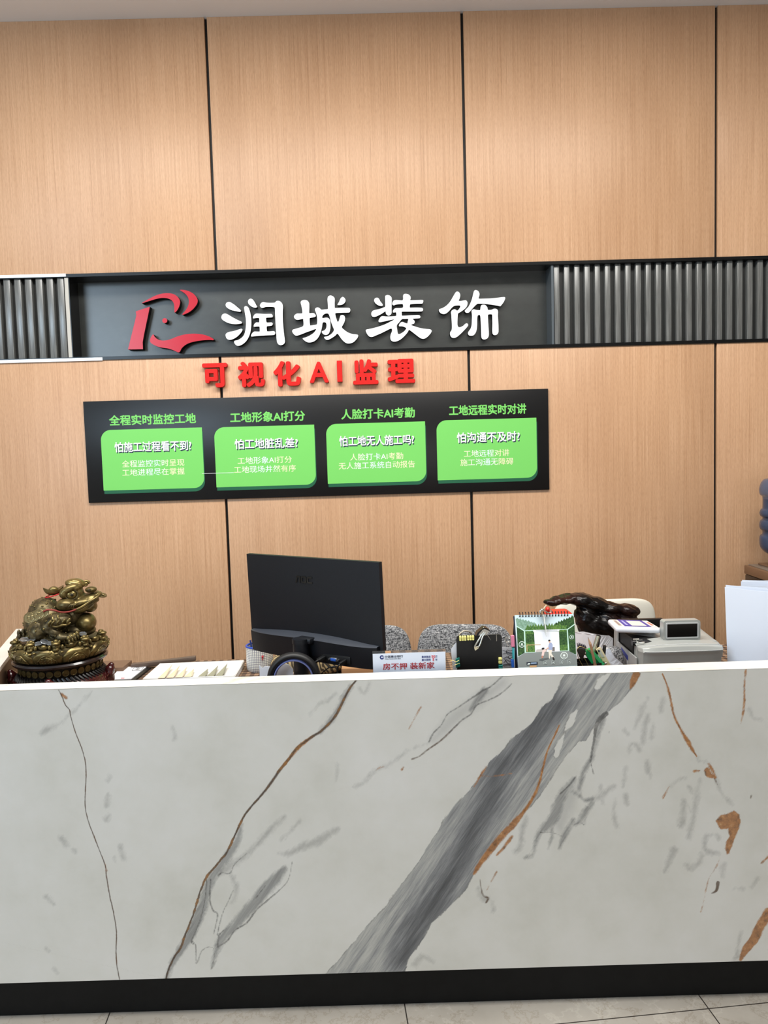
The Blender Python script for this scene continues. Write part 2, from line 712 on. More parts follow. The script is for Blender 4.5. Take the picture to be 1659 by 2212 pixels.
S10 = 1659 / 160
G_W = 'white company name letters in the niche'
RUN = [
    [(180,290),(205,245),(260,230),(310,250),(380,295),(450,355),(510,405),(522,430),(505,452),(430,440),(330,420),(250,385),(195,340)],
    [(85,570),(105,515),(160,490),(220,505),(320,565),(430,625),(520,665),(542,690),(530,712),(420,728),(310,720),(210,690),(130,645),(95,610)],
    [(180,985),(190,940),(250,905),(350,885),(450,855),(520,832),(550,838),(552,870),(510,935),(440,1005),(360,1055),(270,1080),(205,1050)],
    [(595,375),(605,335),(640,325),(680,345),(710,400),(740,510),(755,640),(752,780),(735,900),(690,1030),(620,1130),(530,1195),(450,1215),(395,1180),(370,1130),(385,1100),(450,1085),(530,1040),(590,970),(620,880),(635,760),(635,630),(615,500)],
    [(680,225),(700,175),(745,157),(790,180),(830,235),(870,310),(885,340),(860,358),(810,355),(750,325),(700,280)],
    [(948,305),(975,255),(1025,232),(1080,245),(1180,250),(1280,245),(1310,215),(1360,205),(1410,225),(1450,275),(1465,350),(1458,450),(1460,620),(1475,820),(1495,1000),(1508,1110),(1490,1165),(1440,1195),(1390,1195),(1345,1160),(1325,1090),(1310,900),(1298,700),(1290,500),(1285,400),(1270,350),(1180,338),(1080,340),(1030,360),(990,365),(960,340)],
    [(790,580),(820,520),(860,493),(920,492),(1060,500),(1180,498),(1220,510),(1235,545),(1225,572),(1160,578),(1095,583),(1085,600),(1090,660),(1105,690),(1160,692),(1210,690),(1235,715),(1220,755),(1170,768),(1110,775),(1098,800),(1105,870),(1120,890),(1200,888),(1260,885),(1288,910),(1282,955),(1240,972),(1100,978),(950,988),(830,998),(765,1005),(748,985),(775,930),(820,895),(880,895),(935,895),(945,880),(942,800),(930,782),(870,782),(815,785),(808,765),(835,710),(870,688),(920,690),(935,670),(935,610),(920,590),(870,590),(805,598)]]
CHENG = [
    [(305,240),(330,200),(400,185),(460,205),(495,260),(500,350),(497,470),(520,482),(590,480),(630,505),(645,540),(625,565),(560,580),(510,592),(505,640),(515,745),(530,757),(600,748),(655,738),(672,720),(678,640),(668,540),(645,460),(625,410),(640,370),(685,352),(730,370),(770,402),(840,398),(905,390),(918,370),(912,260),(907,160),(925,105),(975,85),(1030,105),(1068,155),(1068,260),(1070,350),(1085,365),(1200,362),(1330,362),(1390,365),(1415,395),(1410,445),(1380,468),(1250,472),(1100,480),(1080,500),(1095,570),(1135,680),(1165,640),(1185,575),(1200,535),(1245,522),(1285,545),(1300,600),(1285,680),(1250,750),(1228,800),(1270,845),(1350,905),(1450,945),(1550,958),(1588,970),(1590,1005),(1560,1060),(1490,1130),(1420,1158),(1350,1160),(1290,1130),(1220,1060),(1135,945),(1080,985),(1000,1040),(920,1078),(870,1072),(835,1035),(840,1012),(900,1000),(970,965),(1030,905),(1050,850),(1020,770),(985,670),(960,570),(930,500),(890,488),(840,500),(800,535),(788,570),(800,592),(850,585),(900,583),(940,605),(965,650),(972,740),(970,830),(945,920),(905,960),(860,970),(810,950),(780,910),(785,885),(830,870),(870,830),(885,770),(878,710),(850,685),(815,685),(795,705),(785,780),(760,890),(710,1010),(640,1090),(560,1130),(480,1138),(410,1110),(355,1060),(360,1040),(430,1020),(530,970),(610,910),(650,835),(560,865),(420,915),(280,970),(200,985),(145,945),(115,890),(135,850),(200,830),(300,800),(350,780),(370,740),(365,640),(355,610),(310,618),(230,632),(180,610),(155,565),(175,520),(225,490),(290,490),(335,485),(345,460),(335,380),(318,300)],
    [(1130,285),(1165,230),(1195,160),(1240,118),(1285,140),(1310,185),(1300,235),(1255,280),(1200,298),(1145,300)]]
ZHUANG = [
    [(293,300),(305,260),(350,238),(395,255),(430,320),(475,375),(485,405),(465,425),(400,415),(340,380),(305,340)],
    [(540,210),(565,185),(605,180),(655,200),(685,245),(685,350),(682,480),(682,580),(660,620),(620,642),(580,625),(555,590),(545,545),(490,580),(420,620),(330,662),(270,668),(235,635),(230,580),(260,535),(320,512),(420,490),(500,460),(540,435),(540,330)],
    [[(940,200),(960,160),(1000,152),(1060,165),(1105,210),(1110,260),(1100,290),(1150,295),(1270,292),(1375,290),(1393,315),(1380,360),(1350,372),(1230,375),(1110,385),(1095,400),(1090,445),(1105,462),(1200,460),(1330,462),(1375,475),(1388,505),(1370,540),(1300,548),(1150,550),(1000,550),(915,552),(910,570),(915,635),(950,642),(1080,635),(1220,628),(1300,630),(1328,660),(1315,695),(1270,702),(1190,708),(1155,715),(1190,750),(1200,785),(1185,820),(1150,832),(1120,848),(1170,870),(1290,910),(1420,935),(1530,945),(1575,965),(1578,1000),(1540,1060),(1470,1130),(1400,1160),(1330,1145),(1240,1080),(1150,1010),(1075,960),(1050,1000),(980,1090),(890,1170),(800,1215),(720,1222),(670,1190),(655,1130),(665,1060),(690,1000),(692,950),(670,930),(600,960),(450,1035),(320,1090),(250,1118),(190,1110),(140,1060),(105,985),(115,955),(180,940),(330,905),(500,850),(630,790),(745,725),(650,740),(520,770),(420,788),(390,765),(405,720),(440,670),(480,652),(560,660),(680,658),(775,650),(790,630),(785,575),(765,565),(730,572),(712,555),(725,510),(770,475),(840,472),(910,468),(940,450),(938,395),(920,382),(840,385),(770,395),(735,412),(705,395),(700,355),(730,305),(780,290),(860,295),(935,292)],
     [(915,720),(980,716),(1055,715),(1045,770),(1035,815),(990,805),(930,782),(880,800),(850,850),(855,878),(910,880),(960,892),(1010,920),(985,970),(920,1025),(850,1055),(820,1030),(810,960),(800,860),(850,795)]]]
SHI = [
    [(85,570),(100,545),(170,520),(260,460),(340,370),(410,250),(460,170),(500,153),(540,175),(562,230),(550,300),(530,360),(590,362),(650,350),(690,350),(720,385),(722,440),(700,500),(640,560),(560,615),(515,645),(505,700),(500,800),(500,900),(520,945),(555,952),(620,925),(670,880),(710,865),(738,890),(725,935),(650,1020),(560,1110),(470,1180),(400,1192),(355,1165),(333,1110),(340,1060),(370,1010),(375,920),(370,800),(362,680),(355,620),(375,575),(425,550),(465,560),(490,582),(530,550),(565,490),(545,465),(480,465),(420,478),(370,520),(310,590),(250,640),(190,658),(130,640),(95,605)],
    [(665,590),(680,560),(740,500),(790,410),(830,300),(855,190),(880,130),(920,120),(965,145),(993,200),(985,260),(975,310),(1080,312),(1250,305),(1400,292),(1510,278),(1560,280),(1568,310),(1540,380),(1490,450),(1455,482),(1400,470),(1280,450),(1120,430),(1010,425),(950,428),(900,465),(830,540),(770,610),(735,630),(690,625)],
    [(815,600),(830,565),(870,550),(920,565),(980,572),(1010,560),(1018,500),(1035,460),(1080,448),(1130,460),(1170,510),(1180,560),(1220,565),(1270,558),(1310,540),(1355,538),(1395,560),(1408,610),(1405,700),(1415,850),(1420,1000),(1415,1070),(1385,1115),(1335,1130),(1295,1110),(1280,1050),(1282,880),(1280,740),(1275,670),(1240,662),(1190,668),(1182,700),(1188,850),(1198,1000),(1202,1130),(1175,1195),(1120,1225),(1065,1220),(1035,1170),(1030,1050),(1022,850),(1015,720),(1000,680),(975,678),(950,700),(942,770),(940,900),(930,1000),(905,1080),(860,1130),(800,1145),(750,1125),(735,1085),(750,1045),(790,990),(815,910),(822,800),(825,680)]]
channel_letter('sign_letter', 'white raised character 润, first after the red emblem in the niche', 'sign letter', RUN, 470, 630, S10, .03, M_LWHITE, G_W)
channel_letter('sign_letter', 'white raised character 城, second from the left in the niche', 'sign letter', CHENG, 620, 630, S10, .03, M_LWHITE, G_W)
channel_letter('sign_letter', 'white raised character 装, third from the left in the niche', 'sign letter', ZHUANG, 780, 620, S10, .03, M_LWHITE, G_W)
channel_letter('sign_letter', 'white raised character 饰, rightmost in the niche', 'sign letter', SHI, 940, 615, S10, .03, M_LWHITE, G_W)

# red emblem
S79 = 1659 / 210
lg = thing('emblem', 'red raised emblem of curved strokes at the left of the sign niche', 'emblem', at(370, 690, ND))
LOGO = {
    'stem': ([(90,1145),(150,900),(215,640),(232,560),(222,495),(340,455),(462,415),(420,620),(365,880),(340,1020),(345,1140)], False),
    'inner_crescent': ([(325,355),(440,285),(560,225),(680,190),(790,185),(880,205),(945,255),(978,320),(970,390),(940,460),(890,515),(882,460),(878,380),(850,320),(790,280),(700,265),(600,275),(460,315)], True),
    'outer_crescent': ([(975,128),(1080,135),(1180,175),(1250,240),(1280,310),(1260,380),(1190,465),(1100,525),(1015,550),(1080,470),(1120,390),(1130,310),(1105,235),(1050,180)], True),
    'dot': ([(718 + 42 * cos(a * pi / 8), 652 + 42 * sin(a * pi / 8)) for a in range(16)], True),
    'swoosh': ([(520,885),(485,930),(465,985),(480,1030),(550,1075),(640,1108),(760,1125),(860,1155),(960,1195),(1010,1120),(1090,1055),(1200,1015),(1350,990),(1470,982),(1545,985),(1548,965),(1480,925),(1370,890),(1230,875),(1080,885),(940,920),(830,965),(740,990),(650,990),(580,960),(540,920)], True)}
for nm, (pts, sm) in LOGO.items():
    Y = ND - .002 - .038
    lp = px_loop(pts, 265, 610, S79, Y, 3, sm)
    s = MB()
    s._merge(poly_bm([lp], Y, Y + .004))
    f = s.build(nm, M_RED, lg, 35)
    s = MB()
    s._merge(poly_bm([lp], Y + .004, ND - .003))
    s.build('side', M_LSIDE, f, 35)

# red foam letters on the veneer
G_R = 'red raised letters above the black board'
for ch, bx, desc in (('可', (437.2, 783.8, 491, 837.3), 'red raised character 可, leftmost above the black board'),
                     ('视', (513.2, 780, 571.3, 836.6), 'red raised character 视, second from the left above the black board'),
                     ('化', (590, 778.9, 649.3, 835), 'red raised character 化, just left of the red letter A'),
                     ('A', (668.3, 780.8, 709.7, 827), 'red raised letter A above the black board'),
                     ('I', (728, 778.9, 739, 824.5), 'red raised letter I, a plain upright bar above the black board'),
                     ('监', (762, 775.5, 817.2, 830.5), 'red raised character 监, second from the right above the black board'),
                     ('理', (837, 774.8, 896.6, 827.8), 'red raised character 理, rightmost above the black board')):
    Y = -.025
    cx, cy = (bx[0] + bx[2]) / 2, (bx[1] + bx[3]) / 2
    a, b = at(bx[0], cy, Y), at(bx[2], cy, Y)
    c, d = at(cx, bx[1], Y), at(cx, bx[3], Y)
    roll = (bx[2] - bx[0]) * .026
    w, h = b.x - a.x, (c.z - d.z) * (1 - .02)
    if ch == 'I':
        q = MB()
        q.box(a.x, b.x, Y, -.0005, d.z, c.z)
        o = q.build('sign_letter', M_RED2, None, 30)
    else:
        o = obj('sign_letter', text_bm(ch, (a.x + b.x) / 2, (c.z + d.z) / 2, w, h, Y, -.0005, .042 if ch != 'A' else .03), M_RED2, None, 30)
    tag(o, desc, 'sign letter', G_R)

# ================================================================== BLACK BOARD WITH GREEN CARDS
M_BOARD = mat('black printed board', (11, 11, 13), .34, 0, .5)
M_GREEN = mat('bright green print', (120, 208, 100), .45)
M_DGREEN = mat('dark green print', (22, 92, 62), .45)
M_NAVY = mat('navy print', (22, 34, 62), .5)
M_PWHITE = mat('white print', (244, 246, 250), .4)
M_CREAM = mat('cream and white gradient print', (240, 236, 200), .4)
_n = NT(M_CREAM)
_tc = _n.n('ShaderNodeTexCoord')
_sx = _n.n('ShaderNodeSeparateXYZ')
_n.l(_tc.outputs['Generated'], _sx.inputs[0])
_n.col(_n.ramp(_sx.outputs[0], [(0, (240, 232, 190)), (.3, (236, 240, 236)), (.55, (226, 240, 250)), (.78, (242, 234, 190)), (1, (244, 232, 200))]))

bd = thing('sign_board', 'wide black notice board with four green cards on the veneer wall', 'notice board', at(682, 960, 0))
p00, p10, p11, p01 = at(179, 867, -.012), at(1184, 840, -.012), at(1187, 1056, -.012), at(192, 1088, -.012)
BX0, BX1, BZ0, BZ1 = (p00.x + p01.x) / 2, (p10.x + p11.x) / 2, (p01.z + p11.z) / 2, (p00.z + p10.z) / 2
obj('board', MB().box(BX0, BX1, -.012, -.0005, BZ0, BZ1, .0008), M_BOARD, bd)


def wall_text(name, s, cx, cy, wpx, hpx, Y, m, parent, bold, dx=0, dz=0, shear=0):
    c = at(cx, cy, Y)
    k = (at(cx + 50, cy - 1.4, Y).x - at(cx - 50, cy + 1.4, Y).x) / 100
    return obj(name, text_bm(s, c.x + dx, c.z + dz, wpx * k, hpx * k, Y, Y + .0002, bold, shear), m, parent, 0)


CARDS = [((217.5, 929), (436.5, 923.4), (223.3, 1060), (441.5, 1053.5), '全程实时监控工地', (329.5, 905.8, 187.7), '怕施工过程看不到?', (330.3, 964, 166),
          ('全程监控实时呈现', (330.8, 1000.4, 134.6)), ('工地进程尽在掌握', (331.5, 1019.2, 134.6))),
         ((462.7, 923), (678.6, 917.5), (467, 1052.8), (683, 1046.5), '工地形象AI打分', (578, 900, 162), '怕工地脏乱差?', (575, 957.6, 136.7),
          ('工地形象AI打分', (571.8, 993.7, 117)), ('工地现场井然有序', (572.4, 1013, 133.5))),
         ((704.2, 916.2), (918.2, 910.2), (708, 1045.2), (921, 1039), '人脸打卡AI考勤', (816.6, 893, 159.3), '怕工地无人施工吗?', (813.6, 951, 162),
          ('人脸打卡AI考勤', (813.6, 986, 114.8)), ('无人施工系统自动报告', (814, 1004.4, 164.7))),
         ((943, 908.3), (1158.7, 902.3), (945, 1037.7), (1160.3, 1031.4), '工地远程实时对讲', (1053.4, 884.7, 167), '怕沟通不及时?', (1054.7, 943.8, 136),
          ('工地远程对讲', (1051, 978.8, 98)), ('施工沟通无障碍', (1051.5, 997.5, 114.4)))]


def card_loop(x0, x1, z0, z1, r):
    pts = [(x0, z0)]
    pts += [(x0 + r - r * cos(a * pi / 20), z1 - r + r * sin(a * pi / 20)) for a in range(11)]
    pts += [(x1, z1)]
    pts += [(x1 - r + r * cos(a * pi / 20), z0 + r - r * sin(a * pi / 20)) for a in range(11)]
    return pts


for tl, tr, bl, br, head, hb, q, qb, l1, l2 in CARDS:
    A, B, C, D = (at(*p, -.0126) for p in (tl, tr, bl, br))
    x0, x1, z1, z0 = (A.x + C.x) / 2, (B.x + D.x) / 2, (A.z + B.z) / 2, (C.z + D.z) / 2
    cdm = MB()
    cdm._merge(poly_bm([card_loop(x0, x1, z0, z1, .05)], -.0126, -.0125))
    card = cdm.build('card', M_GREEN, bd, 0)
    sm = MB()
    sm._merge(poly_bm([card_loop(x0 + .003, x1 + .0035, z0 - .0165, z1 - .02, .05)], -.0123, -.0121))
    sm.build('card_shadow_print', M_DGREEN, card, 0)
    wall_text('heading', head, hb[0], hb[1], hb[2], 22.6, -.0124, M_GREEN, bd, .028)
    wall_text('question_shadow_print', q, qb[0], qb[1], qb[2], 22, -.0129, M_NAVY, card, .022, .0035, -.0055)
    wall_text('question_print', q, qb[0], qb[1], qb[2], 22, -.0132, M_PWHITE, card, .018)
    for s, b in (l1, l2):
        wall_text('small_print', s, b[0], b[1], b[2], 15, -.0129, M_CREAM, card, .004)
a, b = at(436, 1023, -.0134), at(505, 1021, -.0134)
obj('scratch', MB().box(a.x, b.x, -.0136, -.0127, a.z - .0009, a.z + .0009), M_PWHITE, bd, 0)

# ================================================================== RECEPTION DESK
DZ, DB, LB = .9447, .1092, -1.6275           # top, marble bottom, back of the ledge


def dy(x):
    return -1.6996 - .0076 * x               # the marble face


def dpt(px, py):
    """point of the marble face seen at a photo pixel -> (x, z)"""
    Y = -1.70
    for _ in range(3):
        p = at(px, py, Y)
        Y = dy(p.x)
    return p.x, p.z


def Zl(pts):                                 # tracing grids: three strips of the desk front
    return [dpt(a / 3, 1420 + b / 3) for a, b in pts]


def Zm(pts):
    return [dpt(553 + a / 3, 1420 + b / 3) for a, b in pts]


def Zr(pts):
    return [dpt(1106 + a / 3, 1420 + b / 3) for a, b in pts]


PXM = .00129 / 3                             # metres per tracing unit
# strokes: class, points, half widths (tracing units; one value or one per point)
STROKES = [
    ('brown', Zl([(378,210),(400,250),(425,310),(450,340),(458,380),(487,480),(530,590),(553,680),(558,770),(553,870),(553,970),(575,1070),(625,1200),(660,1290),(685,1360),(690,1420),(712,1550),(735,1650),(755,1780),(752,1900),(758,2000),(775,2085)]), [2.2, 2.2, 2, 2, 2.6, 3, 3, 3]),
    ('soft', Zl([(590,225),(545,280),(480,350),(440,385),(385,430),(300,470),(265,490)]), [3, 4, 5, 6, 9, 14, 8]),
    ('gold', Zl([(398,238),(428,262)]), [8, 10]),
    ('gold', Zl([(682,1340),(690,1385)]), [4, 5]),
    ('brown', Zm([(655,145),(615,190),(575,260),(540,335),(500,400),(420,480),(370,510),(300,560),(255,600),(220,650),(170,710),(120,780),(70,850),(20,910)]) + Zl([(1600,1000),(1555,1080),(1515,1170),(1470,1260),(1400,1350),(1340,1420),(1300,1510),(1270,1610),(1235,1710),(1200,1800),(1170,1880),(1125,1950),(1090,2030),(1078,2080)]),
     [5, 6, 7, 8, 7, 8, 9, 9, 8, 8, 9, 9, 9, 7, 6, 6, 5, 5, 4, 4, 3, 3, 3, 3, 4, 5, 6, 6, 6]),
    ('gold', Zm([(370,510),(300,560),(255,605),(222,645),(175,705)]), [5, 12, 10, 9, 5]),
    ('smoke', Zm([(615,190),(575,250),(530,330),(490,400),(420,480)]), [14, 16, 18, 18, 12]),
    ('smoke', Zl([(1565,1085),(1535,1190),(1490,1270),(1430,1350),(1375,1430),(1335,1530),(1305,1630),(1265,1730),(1230,1810),(1185,1880),(1135,1960),(1095,2040),(1080,2085)]), [8, 22, 26, 24, 26, 30, 30, 30, 28, 22, 20, 14, 12]),
    ('dark', Zl([(1365,1440),(1360,1540),(1362,1590),(1385,1645),(1410,1660),(1402,1720),(1385,1790)]), [5, 4, 5, 5, 4, 3, 3]),
    ('dark', Zl([(1340,1440),(1330,1560),(1300,1690),(1265,1780),(1240,1840),(1255,1860)]), [4, 3, 3, 3, 5, 4]),
    ('dark', Zl([(1240,1835),(1268,1870),(1270,1980),(1285,1965),(1305,1905),(1340,1880),(1372,1878),(1390,1900),(1385,1960),(1370,2020)]), [4, 3, 3, 3, 3, 2, 2, 2, 2, 2]),
    ('dark', Zl([(1408,1800),(1425,1720),(1450,1640),(1480,1580),(1510,1510)]), [3, 3, 2, 2, 2]),
    ('dark', Zl([(1415,1415),(1440,1395),(1490,1400),(1520,1340),(1600,1270)]), [5, 3, 3, 2, 2]),
    ('soft', Zl([(1440,1390),(1510,1340),(1580,1290)]) + Zm([(0,1220),(90,1120),(185,1030)]), [26, 26, 18, 12, 14, 6]),
    ('soft', Zl([(1490,1400),(1530,1480),(1520,1560),(1500,1590)]), [10, 12, 9, 5]),
    ('soft', Zm([(160,1190),(230,1120),(290,1055)]), [4, 5, 4]),
    ('soft', Zm([(150,1270),(200,1275),(300,1230),(420,1180),(530,1110)]), [4, 8, 20, 26, 12]),
    ('smoke', Zl([(1372,2010),(1395,1930),(1425,1850),(1480,1780),(1560,1690),(1650,1590)]) + Zm([(60,1500),(130,1430),(185,1370)]), [3, 14, 24, 26, 32, 36, 40, 36, 16]),
    ('dark', Zl([(1410,1870),(1420,1800),(1455,1765)]), [4, 4, 3]),
    ('dark', Zl([(1410,1880),(1480,1830),(1520,1770),(1600,1720)]) + Zm([(0,1640),(80,1570),(150,1510),(210,1440),(235,1325)]), [3, 4, 4, 5, 4, 5, 3, 2, 2]),
    ('dark', Zm([(0,1560),(60,1480)]), [3, 2]),
    # third vein
    ('dark', Zm([(1600,120),(1520,190),(1470,215),(1390,270),(1300,330),(1240,370),(1200,440),(1150,490),(1120,550)]), [4, 4, 6, 5, 4, 3, 3, 4, 5]),
    ('dark', Zm([(1659,170),(1580,240),(1500,280),(1430,310),(1390,370),(1330,410),(1250,490)]), [3, 4, 4, 4, 4, 4, 3]),
    ('brown', Zm([(1330,410),(1250,490),(1190,545),(1110,600),(1060,640),(1010,660)]), [3, 5, 5, 5, 4, 5]),
    ('smoke', Zm([(1480,220),(1440,270),(1390,340)]), [22, 18, 8]),
    ('haze', Zm([(1600,165),(1500,235),(1400,310),(1290,390),(1210,470),(1150,530)]), [30, 36, 40, 40, 34, 22]),
    ('soft', Zm([(1100,560),(980,610),(850,700),(780,730),(740,760),(690,820),(640,840)]), [3, 3, 4, 5, 4, 3, 4]),
    ('gold', Zm([(770,735),(800,715),(830,710)]), [3, 4, 3]),
    ('gold', Zm([(945,728),(955,712)]), [6, 4]),
    ('gold', Zm([(1070,320),(1040,370),(990,465)]), [3.5, 3, 2]),
    ('soft', Zm([(530,690),(520,800)]), [3, 2]),
    ('soft', Zm([(520,230),(460,285),(400,310),(340,375)]), [5, 4, 3, 2]),
    ('soft', Zm([(735,160),(700,230),(670,200)]), [2, 2, 2]),
    # orange along the band
    ('gold', Zr([(310,430),(280,500),(250,560),(225,620),(205,700),(180,800),(150,880),(110,950),(60,1020),(0,1090)]), [3, 4, 5, 6, 6, 7, 8, 9, 16, 22]),
    ('gold', Zm([(1659,1095),(1600,1150),(1540,1225),(1485,1295),(1440,1355),(1412,1405)]), [20, 22, 20, 20, 15, 8]),
    ('gold', Zm([(1659,1160),(1600,1240),(1560,1280)]), [10, 9, 4]),
    ('gold', Zm([(1492,708),(1450,775),(1412,838)]), [6, 6, 4]),
    ('gold', Zm([(1450,768),(1540,770),(1659,752)]), [2.5, 2.5, 2.5]),
    ('gold', Zr([(805,112),(785,160),(768,200)]), [26, 20, 6]),
    ('dark', Zr([(830,105),(800,160),(768,212)]), [4, 4, 3]),
    # grey tree right of the band
    ('dark', Zr([(610,365),(570,400),(545,450),(535,520),(520,600),(508,680)]), [16, 16, 12, 8, 7, 5]),
    ('smoke', Zr([(590,400),(550,520),(520,640),(475,720),(450,790),(437,865)]), [12, 12, 10, 14, 12, 7]),
    ('dark', Zr([(508,680),(520,720),(530,755)]), [3, 3, 5]),
    ('dark', Zr([(415,770),(390,805),(350,850),(310,885)]), [3, 4, 3, 4]),
    ('smoke', Zr([(400,790),(340,870),(300,960),(270,1040),(210,1110)]), [14, 22, 34, 30, 26]),
    ('haze', Zr([(380,860),(350,960),(310,1070),(330,1130)]), [46, 50, 44, 20]),
    ('smoke', Zr([(390,1055),(360,1110),(330,1170),(308,1235)]), [12, 18, 13, 6]),
    ('smoke', Zr([(260,1110),(255,1170),(238,1245)]), [8, 7, 3]),
    ('smoke', Zr([(205,1110),(170,1150),(150,1220),(130,1280),(80,1300)]), [12, 12, 10, 8, 4]),
    ('dark', Zr([(185,1135),(240,1132),(290,1145),(325,1160)]), [3, 2, 2, 2]),
    ('smoke', Zr([(520,945),(475,1000),(445,1060),(405,1085)]), [14, 18, 18, 6]),
    ('dark', Zr([(400,1085),(440,1070),(465,1085)]), [2.5, 2.5, 3]),
    ('smoke', Zr([(385,870),(430,890),(470,925),(520,920)]), [5, 4, 10, 10]),
    ('soft', Zr([(520,930),(590,890),(610,870),(660,835)]), [9, 14, 10, 5]),
    ('soft', Zr([(575,835),(580,900),(590,945)]), [6, 6, 3]),
    ('soft', Zr([(485,970),(470,1080)]), [6, 4]),
    ('soft', Zr([(90,1040),(65,1120),(55,1220),(20,1260)]), [16, 12, 14, 8]),
    ('gold', Zm([(1560,1390),(1520,1460),(1495,1510)]), [5, 3, 2]),
    ('brown', Zm([(1450,1440),(1470,1540),(1505,1560),(1490,1590)]), [3, 5, 7, 5]),
    ('soft', Zm([(1440,1500),(1470,1560),(1510,1570)]), [8, 14, 8]),
    ('soft', Zm([(1530,1590),(1540,1640)]), [9, 5]),
    ('soft', Zm([(1030,1990),(1080,1940),(1140,1970)]), [14, 8, 5]),
    ('soft', Zr([(885,260),(850,320),(820,390),(800,460)]), [3, 10, 9, 4]),
    ('soft', Zr([(880,370),(860,470),(845,560)]), [8, 10, 5]),
    ('soft', Zr([(975,270),(965,340)]), [5, 7]),
    ('soft', Zr([(915,440),(905,520)]), [5, 6]),
    ('soft', Zr([(758,610),(768,570),(800,560),(825,605)]), [4, 5, 5, 6]),
    ('soft', Zr([(728,475),(745,497)]), [7, 4]),
    ('dark', Zr([(628,480),(628,488)]), [3, 4]),
    ('soft', Zr([(875,670),(882,730),(900,780)]), [6, 13, 6]),
    ('soft', Zr([(733,890),(746,955)]), [9, 5]),
    ('soft', Zr([(670,920),(660,1010),(680,1100)]), [4, 6, 8]),
    ('soft', Zr([(735,720),(722,840)]), [4, 3]),
    # gold crack on the right
    ('gold', Zr([(975,110),(1005,180),(1030,280),(1050,380),(1090,460),(1130,530),(1170,600),(1200,645)]), [3, 5, 6, 5, 6, 12, 10, 3]),
    ('soft', Zr([(1200,645),(1215,672),(1265,680),(1300,735),(1325,800),(1360,880),(1430,960)]), [3, 3, 3, 3, 3, 2, 2]),
    ('gold', Zr([(1180,738),(1215,735)]), [8, 7]),
    ('gold', Zr([(1262,730),(1275,760),(1310,775)]), [16, 20, 12]),
    ('gold', Zr([(1275,690),(1300,730),(1318,780)]), [6, 7, 6]),
    ('brown', Zr([(1310,775),(1330,825)]), [5, 3]),
    ('soft', Zr([(1222,790),(1200,880),(1185,960),(1170,1060),(1145,1160)]), [8, 13, 13, 14, 14]),
    ('soft', Zr([(1120,930),(1110,1010),(1098,1085)]), [9, 20, 20]),
    ('soft', Zr([(1140,960),(1170,1020)]), [3, 4]),
    ('soft', Zr([(1150,840),(1168,880)]), [4, 6]),
    ('gold', Zr([(978,912),(1005,860),(1020,835)]), [6, 3, 1]),
    ('soft', Zr([(1020,835),(1080,795),(1120,780)]), [2, 2, 2]),
    ('gold', Zr([(1350,1300),(1310,1380),(1270,1450),(1240,1590),(1222,1650)]), [1.2, 1.6, 1.6, 1.6, 2.5]),
    ('soft', Zr([(1290,1150),(1260,1165),(1250,1230),(1275,1260),(1340,1270)]), [7, 8, 14, 16, 6]),
    ('soft', Zr([(1330,1150),(1340,1170)]), [12, 6]),
    ('soft', Zr([(1230,1270),(1215,1320),(1180,1350),(1150,1370),(1135,1345)]), [10, 14, 10, 8, 12]),
    ('soft', Zr([(1048,1250),(1015,1325),(990,1390)]), [18, 16, 9]),
    ('soft', Zr([(1375,1340),(1358,1420)]), [9, 8]),
    ('brown', Zr([(1335,1460),(1325,1510),(1292,1530)]), [12, 9, 3]),
    ('gold', Zr([(1515,82),(1506,180),(1505,290),(1492,390),(1480,430)]), [5, 3.5, 6, 4, 1]),
    ('soft', Zr([(1540,330),(1560,390),(1610,400)]), [2, 3, 4]),
    ('brown', Zr([(1552,895),(1546,912)]), [5, 4]),
    ('gold', Zr([(1668,1650),(1610,1740),(1565,1830),(1515,1895),(1482,1960)]), [34, 32, 30, 26, 10]),
    ('soft', Zr([(1482,1780),(1470,1850),(1455,1930)]), [2, 5, 6]),
    ('soft', Zr([(1445,1950),(1475,1940)]), [10, 10]),
    ('gold', Zr([(1659,1290),(1640,1310),(1615,1335)]), [6, 7, 4]),
    ('soft', Zr([(1440,1500),(1500,1498)]), [2, 4]),
    ('soft', Zr([(1595,1425),(1550,1490)]), [2, 4]),
    ('soft', Zl([(1120,450),(1130,500),(1130,530)]), [4, 4, 5]),
    ('soft', Zl([(700,890),(690,960)]), [7, 7]),
    ('soft', Zl([(712,770),(700,800)]), [3, 3]),
    ('soft', Zl([(690,1050),(705,1020)]), [12, 5]),
    ('soft', Zl([(780,1230),(800,1300)]), [14, 14]),
    ('soft', Zl([(400,1175),(430,1215)]), [16, 12]),
    ('soft', Zl([(485,1250),(490,1265)]), [9, 5]),
    ('soft', Zl([(745,1290),(747,1325)]), [2, 3]),
    ('soft', Zl([(300,1550),(350,1600)]), [9, 7]),
    ('soft', Zl([(300,1890),(310,1900)]), [9, 5]),
    ('soft', Zl([(355,2025),(370,2045)]), [5, 4]),
]
BAND = Zr([(345,106),(300,200),(260,270),(195,320),(140,410),(50,490)]) + Zm([(1659,525),(1600,600),(1510,680),(1490,720),(1440,790),(1350,900),(1270,980),(1210,1060),(1180,1130),(1110,1230),(1060,1320),(1010,1390),(940,1470),(850,1600),(720,1740),(640,1840),(530,1970),(440,2062),(965,2040),(985,1960),(1030,1900),(1090,1810),(1140,1720),(1220,1650),(1290,1580),(1360,1500),(1410,1410),(1440,1360),(1500,1285),(1580,1190),(1659,1095)]) + Zr([(60,1015),(100,985),(170,910),(230,820),(300,710),(370,610),(430,545),(480,540),(500,500),(540,430),(620,355),(700,290),(765,215),(832,100)])
